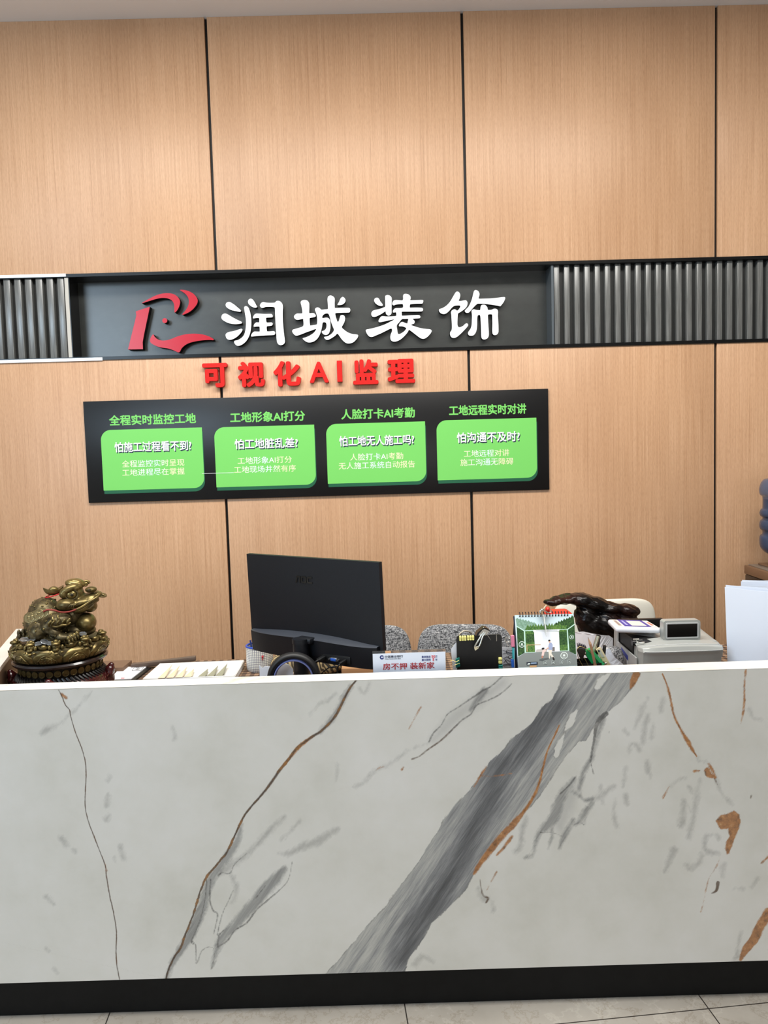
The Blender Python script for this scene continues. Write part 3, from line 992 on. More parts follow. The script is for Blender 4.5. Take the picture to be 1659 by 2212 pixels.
HOLES = [Zr([(282,662),(268,640),(275,595),(300,540),(335,480),(350,425),(375,375),(420,332),(428,345),(415,385),(395,440),(350,480),(335,540),(305,640)]),
         Zr([(530,200),(550,150),(590,112),(640,106),(620,140),(590,165),(570,205),(545,212)])]
CORE = Zr([(280,300),(150,460),(60,620)]) + Zm([(1600,720),(1480,1000),(1330,1300),(1180,1560),(1040,1760),(960,1960)])


def resample(pts, step=.006):
    P = crs([Vector((a, b, 0)) for a, b in pts], 4)
    return np.array([(p.x, p.y) for p in P])


def seg_field(P, A, B, ra, rb):
    """distance to a tapering capsule minus its radius"""
    d = B - A
    L2 = max(float(d @ d), 1e-12)
    t = np.clip(((P - A) @ d) / L2, 0, 1)
    q = A + t[:, None] * d
    return np.hypot(*(P - q).T) - (ra + (rb - ra) * t)


def stroke_field(P, pts, hw, unit):
    out = np.full(len(P), 9.0)
    n = len(pts)
    hw = np.interp(np.linspace(0, 1, n), np.linspace(0, 1, len(hw)), hw) * unit
    S = resample(pts)
    W_ = np.interp(np.linspace(0, 1, len(S)), np.linspace(0, 1, n), hw)
    lo, hi = S.min(0) - .08, S.max(0) + .08
    sel = np.where((P[:, 0] > lo[0]) & (P[:, 0] < hi[0]) & (P[:, 1] > lo[1]) & (P[:, 1] < hi[1]))[0]
    Q = P[sel]
    best = np.full(len(sel), 9.0)
    for i in range(len(S) - 1):
        best = np.minimum(best, seg_field(Q, S[i], S[i + 1], W_[i], W_[i + 1]))
    out[sel] = best
    return out


def poly_field(P, poly):
    """signed distance to a closed outline, negative inside"""
    V = np.array(poly)
    N = len(V)
    d = np.full(len(P), 9.0)
    ins = np.zeros(len(P), bool)
    for i in range(N):
        a, b = V[i], V[(i + 1) % N]
        d = np.minimum(d, seg_field(P, a, b, 0, 0))
        c = (a[1] > P[:, 1]) != (b[1] > P[:, 1])
        xi = a[0] + (P[:, 1] - a[1]) / (b[1] - a[1] if abs(b[1] - a[1]) > 1e-9 else 1e-9) * (b[0] - a[0])
        ins ^= c & (P[:, 0] < xi)
    return np.where(ins, -d, d)


CRACKS = {'crack_thin': (Zl([(378,208),(400,250),(425,310),(450,340),(458,380),(487,480),(530,590),(553,680),(558,770),(553,870),(553,970),(575,1070),(625,1200),(660,1290),(685,1360),(690,1420),(712,1550),(735,1650),(755,1780),(752,1900),(758,2000),(776,2092)]), .0009),
          'crack_vein': (Zm([(657,140),(615,190),(575,260),(540,335),(500,400),(420,480),(370,510),(300,560),(255,600),(220,650),(170,710),(120,780),(70,850),(20,910)]) + Zl([(1600,1000),(1555,1080),(1515,1170),(1470,1260),(1400,1350),(1340,1420),(1300,1510),(1270,1610),(1235,1710),(1200,1800),(1170,1880),(1125,1950),(1090,2030),(1076,2085)]), .0024),
          'crack_gold': (Zr([(972,100),(1005,180),(1030,280),(1050,380),(1090,460),(1130,530),(1170,600),(1200,645)]), .0014),
          'crack_band': (Zr([(310,430),(280,500),(250,560),(225,620),(205,700),(180,800),(150,880),(110,950),(60,1020)]), .0013)}


def signed_field(P, pts):
    S = resample(pts)
    best = np.full(len(P), 9.0)
    sg = np.full(len(P), .2)
    for i in range(len(S) - 1):
        A, B = S[i], S[i + 1]
        d = B - A
        L2 = max(float(d @ d), 1e-12)
        t = ((P - A) @ d) / L2
        q = A + np.clip(t, 0, 1)[:, None] * d
        r = P - q
        dist = np.hypot(*r.T)
        m = dist < best
        best[m] = dist[m]
        side = np.sign(d[0] * r[:, 1] - d[1] * r[:, 0])
        val = dist * np.where(side == 0, 1, side)
        if i == 0:
            val = np.where(t < 0, .2, val)
        if i == len(S) - 2:
            val = np.where(t > 1, .2, val)
        sg[m] = val[m]
    return np.clip(sg, -.2, .2)


CLS = ('brown', 'soft', 'smoke', 'haze', 'dark', 'gold')


def fields_for(P):
    F = {c: np.full(len(P), .2) for c in CLS}
    for c, pts, hw in STROKES:
        F[c] = np.minimum(F[c], stroke_field(P, pts, hw, PXM))
    b = poly_field(P, BAND)
    for h in HOLES:
        b = np.maximum(b, -poly_field(P, h))
    F['band'] = np.clip(b, -.2, .2)
    for k, (pts, w_) in CRACKS.items():
        F[k] = signed_field(P, pts)
    F['core'] = np.minimum(stroke_field(P, CORE, [30] * len(CORE), PXM), .2)
    pg = Zr([(1320,1060),(1350,1020),(1400,1010),(1440,990),(1475,1020),(1480,1070),(1455,1150),(1430,1210),(1410,1270),(1390,1280),(1380,1240),(1390,1190),(1410,1160),(1400,1110),(1350,1115)])
    F['gold'] = np.minimum(F['gold'], poly_field(P, pg))
    return F


def marble_mat():
    m = mat('white marble slab with grey and gold veins', (214, 212, 204), .28, 0, .45)
    n = NT(m)
    v = n.coord()
    wob = n.math('ADD', n.math('MULTIPLY', n.math('SUBTRACT', n.noise(v, 38, 5, .65), .5), .016),
                 n.math('MULTIPLY', n.math('SUBTRACT', n.noise(v, 160, 4, .7), .5), .007))
    wob2 = n.math('MULTIPLY', n.math('SUBTRACT', n.noise(v, 120, 6, .7), .5), .006)
    brk = n.noise(v, 26, 5, .7)
    a = R(-35)                                # streak direction of the grey band
    rv = n.coord((1, 1, 1), (0, a, 0))

    def stretched(sc):
        mp = n.n('ShaderNodeMapping')
        mp.inputs['Scale'].default_value = sc
        n.l(rv, mp.inputs['Vector'])
        return mp.outputs[0]
    st = n.noise(stretched((75, 9, 5)), 1, 8, .7)
    st2 = n.noise(stretched((190, 15, 9)), 1, 6, .75)
    cl = n.noise(v, 4, 5, .6)
    base = n.ramp(cl, [(.3, (206, 204, 195)), (.5, (216, 214, 207)), (.7, (222, 220, 215))])
    fb = n.math('ADD', n.attr('band'), n.math('ADD', n.math('MULTIPLY', wob, .6), n.math('MULTIPLY', n.math('SUBTRACT', st2, .5), .012)))
    inband = n.mapr(fb, .0012, -.0012)
    core = n.mapr(n.attr('core'), .055, -.012, -.05, .20)
    s = n.math('SUBTRACT', n.math('ADD', n.math('MULTIPLY', st, .6), n.math('MULTIPLY', st2, .4)), core)
    bcol = n.ramp(s, [(.16, (74, 75, 77)), (.32, (104, 105, 107)), (.44, (134, 135, 136)), (.53, (160, 160, 158)), (.64, (188, 187, 181))])
    c = n.mix(inband, base, bcol)
    edge = n.mapr(n.math('ABSOLUTE', fb), .0022, .0004, 0, .55)
    c = n.mix(n.math('MULTIPLY', edge, n.mapr(brk, .4, .6)), c, (86, 84, 80))

    def layer(c, name, soft, strength, col, wb, brkamt=0.0):
        f = n.math('ADD', n.attr(name), wb)
        k = n.mapr(f, soft, -soft, 0, strength)
        if brkamt:
            k = n.math('MULTIPLY', k, n.mapr(brk, .5 - brkamt, .5 + .1, 1 - brkamt * 1.6, 1))
        return n.mix(k, c, col)
    c = layer(c, 'haze', .012, .35, (150, 150, 148), wob)
    smc = n.ramp(st, [(.3, (102, 103, 103)), (.5, (140, 140, 138)), (.7, (170, 169, 164))])
    c = layer(c, 'smoke', .005, .8, smc, n.math('ADD', wob, n.math('MULTIPLY', n.math('SUBTRACT', st, .5), .016)))
    c = layer(c, 'soft', .007, .50, (128, 127, 124), n.math('ADD', n.math('MULTIPLY', wob, 1.3), n.math('MULTIPLY', n.math('SUBTRACT', st, .5), .022)), .35)
    c = layer(c, 'brown', .0014, .92, (94, 74, 58), n.math('MULTIPLY', wob2, .6), .08)
    c = layer(c, 'dark', .0014, .85, (84, 83, 82), wob2, .25)
    gc = n.ramp(n.noise(v, 60, 6, .7), [(.32, (104, 70, 40)), (.46, (158, 106, 60)), (.58, (178, 122, 70)), (.72, (200, 164, 120))])
    c = layer(c, 'gold', .0018, .92, gc, n.math('ADD', n.math('MULTIPLY', wob, .5), n.math('MULTIPLY', n.math('SUBTRACT', st2, .5), .008)))
    for k, (pts, w_) in CRACKS.items():
        f = n.math('SUBTRACT', n.math('ABSOLUTE', n.math('ADD', n.attr(k), n.math('MULTIPLY', wob, .45 if 'vein' in k else .16))), n.math('MULTIPLY', n.mapr(brk, .35, .65, .45, 1.7), w_))
        kk = n.mapr(f, .0009, -.0007, 0, .92)
        c = n.mix(kk, c, gc if 'gold' in k or 'band' in k else n.ramp(brk, [(.4, (66, 58, 54)), (.5, (104, 84, 66)), (.6, (150, 106, 62))] if 'vein' in k else [(.4, (58, 48, 43)), (.6, (104, 76, 54))]))
    n.col(c)
    return m


M_MARBLE = marble_mat()
desk = thing('reception_desk', 'long white marble reception desk with grey and gold veins', 'reception desk', (0, -1.5, 0))
DX0, DX1 = -1.76, 2.1


def slab_grid(name, fn, pf, nu, nv):
    """one finely divided face carrying the vein fields; fn(u,v)->world point, pf(points)->tracing plane"""
    mb = MB().grid(fn, nu, nv)
    P = np.array([pf(v.co) for v in mb.bm.verts])
    F = fields_for(P)
    return mb, F


def add_fields(o, F, pad=0):
    me = o.data
    for k, a in F.items():
        at_ = me.attributes.new(k, 'FLOAT', 'POINT')
        full = np.full(len(me.vertices), .2, dtype=np.float32)
        full[:len(a)] = a
        at_.data.foreach_set('value', full)


def face(u, v):
    x = DX0 + u * (DX1 - DX0)
    return (x, dy(x), DB + v * (DZ - .0008 - DB))


mb, F = slab_grid('front', face, lambda c: (c.x, c.z), 1000, 220)
# body of the slab behind the face
mb2 = MB()
for (a, b) in ((DX0, DX1),):
    P = [(a, dy(a)), (b, dy(b)), (b, dy(b) + .02), (a, dy(a) + .02)]
    lo = [mb2.bm.verts.new((x, y, DB)) for x, y in P]
    hi = [mb2.bm.verts.new((x, y, DZ - .0008)) for x, y in P]
    for f in ((1, 2), (2, 3), (3, 0)):
        mb2.bm.faces.new((lo[f[0]], lo[f[1]], hi[f[1]], hi[f[0]]))
    mb2.bm.faces.new(lo)
mb._merge(mb2.bm)
bmesh.ops.recalc_face_normals(mb.bm, faces=list(mb.bm.faces))
fo = mb.build('front_panel', M_MARBLE, desk, 0)
add_fields(fo, F)

# ledge on top: veins run on over the edge
LSTR = STROKES
STROKES = []


def lp(pts):
    return [(atz(a, b, DZ).x, atz(a, b, DZ).y) for a, b in pts]


STROKES += [('soft', lp([(560,1457),(530,1463),(500,1470)]), [8, 12, 14]), ('soft', lp([(545,1460),(480,1478)]), [10, 10]), ('soft', lp([(600,1457),(520,1476)]), [4, 5]),
            ('dark', lp([(1162,1453),(1190,1444),(1225,1438),(1250,1436)]), [2, 3, 3, 2]), ('dark', lp([(1195,1452),(1240,1440),(1262,1437)]), [2, 2, 2]),
            ('gold', lp([(0,1483),(26,1478)]), [3, 3]), ('soft', lp([(1440,1446),(1475,1444)]), [2, 3])]
BAND_S, BAND, HOLES_S, HOLES = BAND, [(9, 9), (9.1, 9), (9.1, 9.1)], HOLES, []
mb, F = slab_grid('ledge', lambda u, v: (DX0 + u * (DX1 - DX0), dy(DX0 + u * (DX1 - DX0)) * (1 - v) + LB * v, DZ), lambda c: (c.x, c.y), 500, 12)
F['gold'] = np.where(F['gold'] > .05, .2, F['gold'])
for k in CRACKS:
    F[k][:] = .2
F['gold'][:] = np.minimum(.2, stroke_field(np.array([(v.co.x, v.co.y) for v in mb.bm.verts]), STROKES[5][1], [3, 3], PXM))
mb2 = MB()
P = [(DX0, dy(DX0) + .0003), (DX1, dy(DX1) + .0003), (DX1, LB), (DX0, LB)]
hi = [mb2.bm.verts.new((x, y, DZ)) for x, y in P]
lo = [mb2.bm.verts.new((x, y + (.0199 if i < 2 else 0), DZ - .02)) for i, (x, y) in enumerate(P)]
for f in ((1, 2), (2, 3), (3, 0)):
    mb2.bm.faces.new((lo[f[0]], lo[f[1]], hi[f[1]], hi[f[0]]))
mb2.bm.faces.new(lo)
mb._merge(mb2.bm)
bmesh.ops.recalc_face_normals(mb.bm, faces=list(mb.bm.faces))
lo_ = mb.build('ledge_top', M_MARBLE, desk, 0)
add_fields(lo_, F)

M_KICK = speck('black kickboard', (11, 11, 11), (15, 15, 15), .6, 30, 0, .25)
kb = MB()
lo = [(DX0, dy(DX0) + .018), (DX1, dy(DX1) + .018), (DX1, dy(DX1) + .06), (DX0, dy(DX0) + .06)]
A = [kb.bm.verts.new((x, y, 0.0)) for x, y in lo]
B = [kb.bm.verts.new((x, y, DB)) for x, y in lo]
for i in range(4):
    kb.bm.faces.new((A[i], A[(i + 1) % 4], B[(i + 1) % 4], B[i]))
kb.bm.faces.new(B)
bmesh.ops.recalc_face_normals(kb.bm, faces=list(kb.bm.faces))
kb.build('kickboard', M_KICK, desk, 0)
M_DESKIN = mat('brown laminate', (112, 88, 68), .5)
WT = .80
obj('inner_panel', MB().box(DX0, DX1, -1.66, LB, .1, DZ - .02), M_DESKIN, desk, 0)
wtp = thing('worktop', 'brown laminate worktop running behind the marble desk front', 'worktop', (0, -1.2, 0))
obj('top', MB().box(-1.9, DX1, LB + .0005, -.90, WT - .025, WT, .002), M_DESKIN, wtp, 30)
ret = thing('desk_return', 'marble side return at the left end of the desk behind the bronze toad', 'desk return', (-1.7, -1.2, WT))
rt = MB()
rt._merge(poly_bm([[(-1.582, LB + .001), (-1.80, -.90), (-1.85, -.90), (-1.632, LB + .001)]], 0, 1))
for v in rt.bm.verts:
    v.co = (v.co.x, v.co.z, WT + .0003 + v.co.y * (DZ - WT - .0003))
bmesh.ops.recalc_face_normals(rt.bm, faces=list(rt.bm.faces))
rp = rt.build('return_panel', M_MARBLE, ret, 30)
add_fields(rp, {k: np.full(1, .2) for k in ('band', 'core') + CLS + tuple(CRACKS)})
rt = MB().quad((-1.5805, LB + .001, WT + .0005), (-1.7985, -.90, WT + .0005), (-1.7985, -.90, DZ - .012), (-1.5805, LB + .001, DZ - .012)).solid(.004)
rt.build('return_lining', M_DESKIN, ret, 30)
obj('side_panel', MB().box(DX0, DX0 + .03, -1.6, -.95, 0, WT - .0255), M_DESKIN, wtp, 0)
obj('side_panel', MB().box(DX1 - .03, DX1, -1.6, -.95, 0, WT - .0255), M_DESKIN, wtp, 0)
STROKES, BAND, HOLES = LSTR, BAND_S, HOLES_S

# plaid cover on the worktop
M_PLAID = mat('brown plaid cloth', (88, 70, 55), .8)
_n = NT(M_PLAID)
_tc = _n.n('ShaderNodeTexCoord')
_sx = _n.n('ShaderNodeSeparateXYZ')
_n.l(_tc.outputs['Object'], _sx.inputs[0])


def _stripe(o, per, w):
    return _n.math('LESS_THAN', _n.math('FRACT', _n.math('ADD', _n.math('DIVIDE', o, per), 100.0)), w)


_k = _n.math('ADD', _n.math('MULTIPLY', _stripe(_sx.outputs[0], .030, .5), .5), _n.math('MULTIPLY', _stripe(_sx.outputs[1], .030, .5), .5))
_n.col(_n.ramp(_k, [(0, (150, 122, 98)), (.45, (108, 84, 66)), (.95, (66, 50, 42))]))
tag(obj('table_cover', MB().box(-1.56, 2.09, -1.62, -.905, WT + .0005, WT + .0035, .001), M_PLAID, None, 30), 'brown plaid cover lying on the worktop behind the marble ledge', 'table cover')

# ================================================================== MONEY TOAD ON ITS STAND
M_BRONZE = mat('antique bronze', (104, 90, 54), .34, .65)
_n = NT(M_BRONZE)
_f = _n.noise(_n.coord(), 28, 6, .65)
_n.col(_n.ramp(_f, [(.3, (60, 52, 34)), (.5, (108, 94, 56)), (.72, (144, 126, 80))]))
M_BRDARK = mat('dark patinated bronze skin', (60, 54, 38), .42, .6)
_n = NT(M_BRDARK)
_f = _n.noise(_n.coord(), 55, 6, .7)
_n.col(_n.ramp(_f, [(.3, (40, 36, 28)), (.5, (84, 74, 50)), (.72, (128, 114, 78))]))
_n.bump(_n.noise(_n.coord(), 420, 3), .35, .0012)
M_BRLIGHT = mat('polished bronze', (138, 120, 74), .27, .7)
M_STANDW = mat('dark red lacquered wood', (66, 22, 24), .22, 0, .55, coat=.4)
M_STANDB = mat('black brown lacquered disc', (36, 26, 26), .2, 0, .55, coat=.4)
M_CORD = mat('red brown cord', (128, 44, 36), .6)
M_THREAD = mat('red thread', (196, 28, 36), .6)
M_SILVERC = mat('silver coin metal', (176, 180, 184), .3, .9)
M_DARKEYE = mat('dark eye', (18, 15, 10), .2)

TY = -1.33
TC = at(131, 1414, TY)                       # centre of the bowl's underside
TROT = R(23.6)                               # the statue's broad side faces the visitor
KX, KZ = .00021, .00023


def tz(zx, zy, y=0.0):
    """statue frame from the enlarged view of the statue"""
    return Vector(((zx - 835) * KX, y, (1110 - zy) * KZ - y * .17))


STAND_TOP = TC.z
stand = thing('statue_stand', 'dark red carved wooden turntable stand under the bronze toad', 'statue stand', (TC.x, TC.y, WT + .0036), TROT)
sh = STAND_TOP - WT - .0037


def sl(mb):
    return local(stand, mb)


sl(MB().lathe([(0, sh - .016), (.136, sh - .016), (.142, sh - .011), (.143, sh - .006), (.139, sh - .0004), (.02, sh - .0001), (0, sh - .0001)], seg=72)).build('turntable_disc', M_STANDB, stand)
sl(MB().lathe([(0, sh - .05), (.118, sh - .05), (.121, sh - .032), (.121, sh - .02), (.126, sh - .0162), (0, sh - .0162)], seg=72)).build('collar', mat('dark collar', (34, 30, 26), .4, .2), stand)
for k in range(34):
    a = 2 * pi * k / 34
    c = Vector((.1225 * cos(a), .1225 * sin(a), sh - .031))
    d = Vector((cos(a), sin(a), -.12)).normalized()
    m_ = MB().cyl(c - d * .001, c + d * .0022, .0105, .0105, 20)
    m_.tube([c + d * .0024 + Vector((-sin(a) * .0088 * cos(t), cos(a) * .0088 * cos(t), .0088 * sin(t))) for t in [2 * pi * q / 16 for q in range(16)]], .0009, 5, True)
    tq = Vector((-sin(a), cos(a), 0))
    m_.tube([c + d * .0024 + tq * (.0032 * u) + Vector((0, 0, .0032 * v)) for u, v in ((1, 1), (-1, 1), (-1, -1), (1, -1))], .0007, 4, True)
    if sin(a) < .45:
        sl(m_).build('coin_medallion', mat('dull brass', (108, 94, 58), .4, .7), stand)
m_ = MB()
for k in range(64):
    a = 2 * pi * k / 64
    p = [Vector(((.124 + .012 * t) * cos(a + .10 * t), (.124 + .012 * t) * sin(a + .10 * t), sh - .046 - .016 * t)) for t in (0, .35, .7, 1)]
    m_.tube(p, [.0035, .0046, .0046, .003], 6)
sl(m_).build('rope_skirt', mat('black rope carving', (34, 31, 30), .4), stand)
sl(MB().lathe([(0, .012), (.144, .012), (.150, .03), (.147, .05), (.142, sh - .07), (.134, sh - .058), (.118, sh - .05), (0, sh - .05)], seg=72)).build('base', M_STANDW, stand)
for k in range(4):
    a = k * pi / 2 - .25
    ca = Vector((cos(a), sin(a), 0))
    tq = Vector((-sin(a), cos(a), 0))
    m_ = MB()
    m_.ell(ca * .136 + Vector((0, 0, sh - .085)), (.026, .024, .03), (0, 0, a))
    m_.ell(ca * .148 + Vector((0, 0, sh - .058)), (.016, .02, .016), (0, 0, a))
    m_.ell(ca * .153 + Vector((0, 0, sh - .045)), (.010, .011, .010))
    m_.ell(ca * .150 + tq * .014 + Vector((0, 0, sh - .07)), (.010, .010, .012))
    m_.ell(ca * .150 - tq * .014 + Vector((0, 0, sh - .07)), (.010, .010, .012))
    m_.ell(ca * .14 + Vector((0, 0, .027)), (.02, .022, .022))
    q = blob(m_, .003, 3)
    sl(q).build('scroll_foot', M_STANDW, stand, 60)
# raised scratch lettering panel on the right front of the base
m_ = MB()
for i in range(5):
    for j in range(2):
        a = R(-52 + i * 6.5)
        c = Vector((.1485 * cos(a), .1485 * sin(a), .052 + j * .02))
        m_.tube([c, c + Vector((-sin(a) * .006, cos(a) * .006, .006)), c + Vector((-sin(a) * .003, cos(a) * .003, .012))], .0012, 5)
sl(m_).build('carved_marks', mat('worn red wood', (110, 66, 56), .4), stand)

toad = thing('toad_statue', 'bronze three legged money toad statue with a coin in its mouth', 'statue', TC, TROT)


def tl(mb):
    return local(toad, mb)


def E_(mb, zx, zy, y, rx, rz, ry, rot=(0, 0, 0)):
    mb.ell(tz(zx, zy, y), (rx * KX, ry, rz * KZ), rot, 3)
    return mb


# bowl
BR = [(.0, .0), (.118, .0), (.130, .006), (.139, .02), (.1405, .034), (.138, .046), (.126, .05), (.0, .052)]
tl(MB().lathe(BR, seg=96)).build('bowl', M_BRDARK, toad)


def bowl_r(z):
    return float(np.interp(z, [0, .006, .02, .034, .046, .05], [.118, .130, .139, .1405, .138, .132]))


def petal(a0, half, h, off, wob=0.0):
    def fn(u, t):
        uu = u * 2 - 1
        top = h * (1 - .5 * abs(uu) ** 2.6) + wob * cos(uu * 9.4)
        e = min(1, 6 * (1 - abs(uu)), 6 * (1 - t) + .0, 6 * t + .3)
        z = .001 + t * top
        r = bowl_r(z) + off * (e ** .6)
        a = a0 + uu * half * (1 - .0 * t)
        return (r * cos(a), r * sin(a), z)
    return MB().grid(fn, 24, 12)


for k in range(10):
    a0 = -pi / 2 - .28 + k * 2 * pi / 10
    p_ = tl(petal(a0, .312, .0465, .0056)).build('petal', M_BRONZE, toad, 50)
    q = petal(a0, .19, .028, .0085, .0016)
    rimp = [(Vector((bowl_r(.006 + t) + .0075) * 1.0 if False else ((bowl_r(z) + .0082) * cos(a0 + u), (bowl_r(z) + .0082) * sin(a0 + u), z))) for u, z in
            [(-.2, .006), (-.19, .015), (-.14, .02), (-.10, .028), (0, .0335), (.10, .028), (.14, .02), (.19, .015), (.2, .006)] for t in (0,)]
    q.tube(rimp, .0013, 6, smooth=3)
    for i in range(4):
        for j in range(2):
            a = a0 - .1 + i * .065
            z = .009 + j * .008
            rr = bowl_r(z) + .0092
            q.tube([(rr * cos(a), rr * sin(a), z), (rr * cos(a + .03), rr * sin(a + .03), z + .004), (rr * cos(a + .012), rr * sin(a + .012), z + .006)], .0011, 5)
    tl(q).build('cloud_panel', M_BRONZE, p_, 50)

# toad body : one continuous skin
b = MB()
E_(b, 700, 610, .0, 280, 280, .082)
E_(b, 640, 470, .0, 225, 180, .068, (0, R(-20), 0))
E_(b, 545, 740, -.045, 150, 150, .05)
E_(b, 560, 740, .055, 150, 150, .05)
E_(b, 700, 820, .0, 260, 110, .09)
E_(b, 815, 620, -.072, 205, 105, .036, (0, R(-4), 0))
E_(b, 850, 620, .062, 200, 120, .036)
E_(b, 690, 690, -.075, 110, 95, .032)
E_(b, 770, 770, -.082, 120, 70, .028, (0, R(34), 0))
E_(b, 880, 850, -.092, 110, 55, .024, (0, R(10), 0))
E_(b, 990, 855, -.098, 85, 55, .024)
E_(b, 1090, 800, .05, 120, 90, .03)
E_(b, 1000, 560, .0, 220, 170, .066)
E_(b, 1195, 690, -.012, 165, 140, .052)
E_(b, 340, 790, .005, 90, 60, .03)
E_(b, 1060, 760, -.01, 210, 100, .06)
E_(b, 1190, 800, -.01, 170, 70, .05)
E_(b, 470, 640, .0, 120, 190, .06)
E_(b, 420, 800, .0, 100, 60, .035)
body = blob(b, .0028, 3)
bv = body.bm
wart_pts = []
bv.normal_update()
bv.verts.ensure_lookup_table()
cand = [v for v in bv.verts if v.co.x < .035 and v.co.z > .055 and (v.normal.y < .3)]
random.shuffle(cand)
for v in cand:
    zx, zy = v.co.x / KX + 835, 1110 - (v.co.z + v.co.y * .17) / KZ
    if any((v.co - p).length < .0135 for p, _, _ in wart_pts):
        continue
    if 700 < zx < 1020 and 540 < zy < 720 and v.co.y < -.05:
        continue
    wart_pts.append((v.co.copy(), v.normal.copy(), random.uniform(.0022, .0042)))
    if len(wart_pts) > 95:
        break
tl(body).build('body', M_BRDARK, toad, 80)
w = MB()
for p, nn, r in wart_pts:
    w.ell(p, (r, r, r), sub=2)
o = tl(w).build('warts', M_BRONZE, toad, 80)
o['kind'] = 'stuff'

# smooth head and throat
h = MB()
E_(h, 950, 410, -.048, 145, 92, .036, (0, R(-5), 0))
E_(h, 960, 410, .035, 140, 90, .036)
E_(h, 1140, 385, -.014, 230, 92, .060, (0, R(-12), 0))
E_(h, 1270, 370, -.024, 150, 62, .050, (0, R(-20), 0))
E_(h, 1300, 330, -.022, 130, 58, .044, (0, R(-14), 0))
E_(h, 1400, 298, -.026, 45, 36, .03)
E_(h, 1060, 270, -.006, 160, 135, .056)
E_(h, 1090, 160, -.006, 125, 75, .046)
head = blob(h, .0026, 4)
tl(head).build('head', M_BRONZE, toad, 80)
h = MB()
E_(h, 1180, 470, -.022, 200, 66, .054, (0, R(-18), 0))
E_(h, 1290, 420, -.024, 120, 50, .046, (0, R(-24), 0))
E_(h, 1285, 470, -.022, 110, 82, .04)
E_(h, 1370, 380, -.026, 55, 40, .03)
tl(blob(h, .0026, 4)).build('lower_jaw', M_BRONZE, toad, 80)
h = MB()
E_(h, 1200, 690, -.028, 168, 140, .05)
tl(blob(h, .003, 3)).build('chest', M_BRONZE, toad, 80)
h = MB()
E_(h, 1000, 205, -.052, 140, 52, .018, (0, R(-22), 0))
E_(h, 1090, 200, -.05, 55, 45, .016)
E_(h, 920, 270, -.054, 60, 60, .014)
tl(blob(h, .002, 2)).build('brow', M_BRONZE, toad, 80)
h = MB()
E_(h, 1310, 240, -.04, 85, 42, .018)
tl(h).build('nostril_ridge', M_BRONZE, toad, 80)
h = MB()
E_(h, 1325, 240, .02, 80, 42, .018)
tl(h).build('nostril_ridge', M_BRONZE, toad, 80)
c = tz(1280, 248, -.058)
tl(MB().ell(c, (.0055, .003, .0055))).build('nostril', M_BRDARK, toad, 80)
# eye
e0 = tz(1032, 285, -.0555)
eye = tl(MB().ell(e0, (.0165, .012, .0145), (0, R(-8), 0))).build('eye', M_BRLIGHT, toad, 80)
tl(MB().ell(e0 + Vector((.001, -.0102, .0005)), (.0062, .003, .0062))).build('iris', M_BRDARK, eye, 80)
tl(MB().ell(e0 + Vector((.0012, -.0128, .0006)), (.003, .0014, .003))).build('pupil', M_DARKEYE, eye, 80)
pts = [e0 + Vector((.0185 * cos(t), -.006, .0155 * sin(t))) for t in [2 * pi * k / 20 for k in range(20)]]
tl(MB().tube(pts, .0022, 8, True)).build('eyelid_rim', M_BRDARK, toad, 80)
# lips, cheek folds
lipp = [tz(*p) for p in ((1020, 478, -.078), (1090, 494, -.081), (1160, 470, -.080), (1240, 430, -.077), (1330, 382, -.071), (1400, 342, -.060), (1440, 300, -.045), (1445, 285, -.02))]
tl(MB().tube(lipp, [.003, .004, .004, .004, .0042, .004, .0035, .003], 8, smooth=4)).build('upper_lip', M_BRONZE, toad, 80)
lipp = [tz(*p) for p in ((1040, 502, -.073), (1110, 514, -.076), (1190, 486, -.075), (1270, 442, -.072), (1350, 396, -.063), (1405, 360, -.048))]
tl(MB().tube(lipp, [.002, .003, .003, .003, .003, .002], 8, smooth=4)).build('lower_lip', M_BRONZE, toad, 80)
m_ = MB()
for k in range(3):
    m_.tube([tz(990 + k * 28, 480, -.082), tz(985 + k * 30, 450, -.085), tz(1020 + k * 30, 425, -.083), tz(1060 + k * 26, 418, -.078)], .0022, 7, smooth=3)
tl(m_).build('cheek_folds', M_BRONZE, toad, 80)
# crown: hat disc, curl
tl(MB().ell(tz(1095, 135, -.012), (.031, .028, .0155), (0, R(12), 0)).ell(tz(1110, 108, -.012), (.024, .023, .011), (0, R(10), 0))).build('crown', M_BRLIGHT, toad, 50)
tl(MB().ell(tz(1116, 84, -.012), (.0185, .018, .0045), (0, R(10), 0))).build('crown_disc', mat('brown carved disc', (104, 66, 48), .6), toad, 60)
c = tz(1245, 150, -.01)
pts = [c + Vector((.0115 * (1 - .06 * k) * cos(.55 * k), -.001 * k * .3, .0115 * (1 - .06 * k) * sin(.55 * k))) for k in range(14)]
tl(MB().tube(pts, .0036, 8).ell(c, (.008, .006, .008))).build('ear_curl', M_BRLIGHT, toad, 80)
# flame relief on the near upper leg
m_ = MB()
for k, (x, top) in enumerate(((780, 560), (850, 545), (920, 620), (985, 610), (735, 620))):
    yy = -.106
    m_.tube([tz(x - 30, 690, yy + .004), tz(x - 35, 650, yy), tz(x, 620, yy), tz(x - 25, top + 30, yy + .002), tz(x - 10, top, yy + .008)], [.0035, .004, .0038, .003, .0015], 7, smooth=4)
m_.tube([tz(750, 690, -.103), tz(800, 705, -.105), tz(870, 690, -.106), tz(930, 690, -.104), tz(990, 670, -.098)], .0036, 7, smooth=4)
tl(m_).build('flame_relief', M_BRONZE, toad, 80)
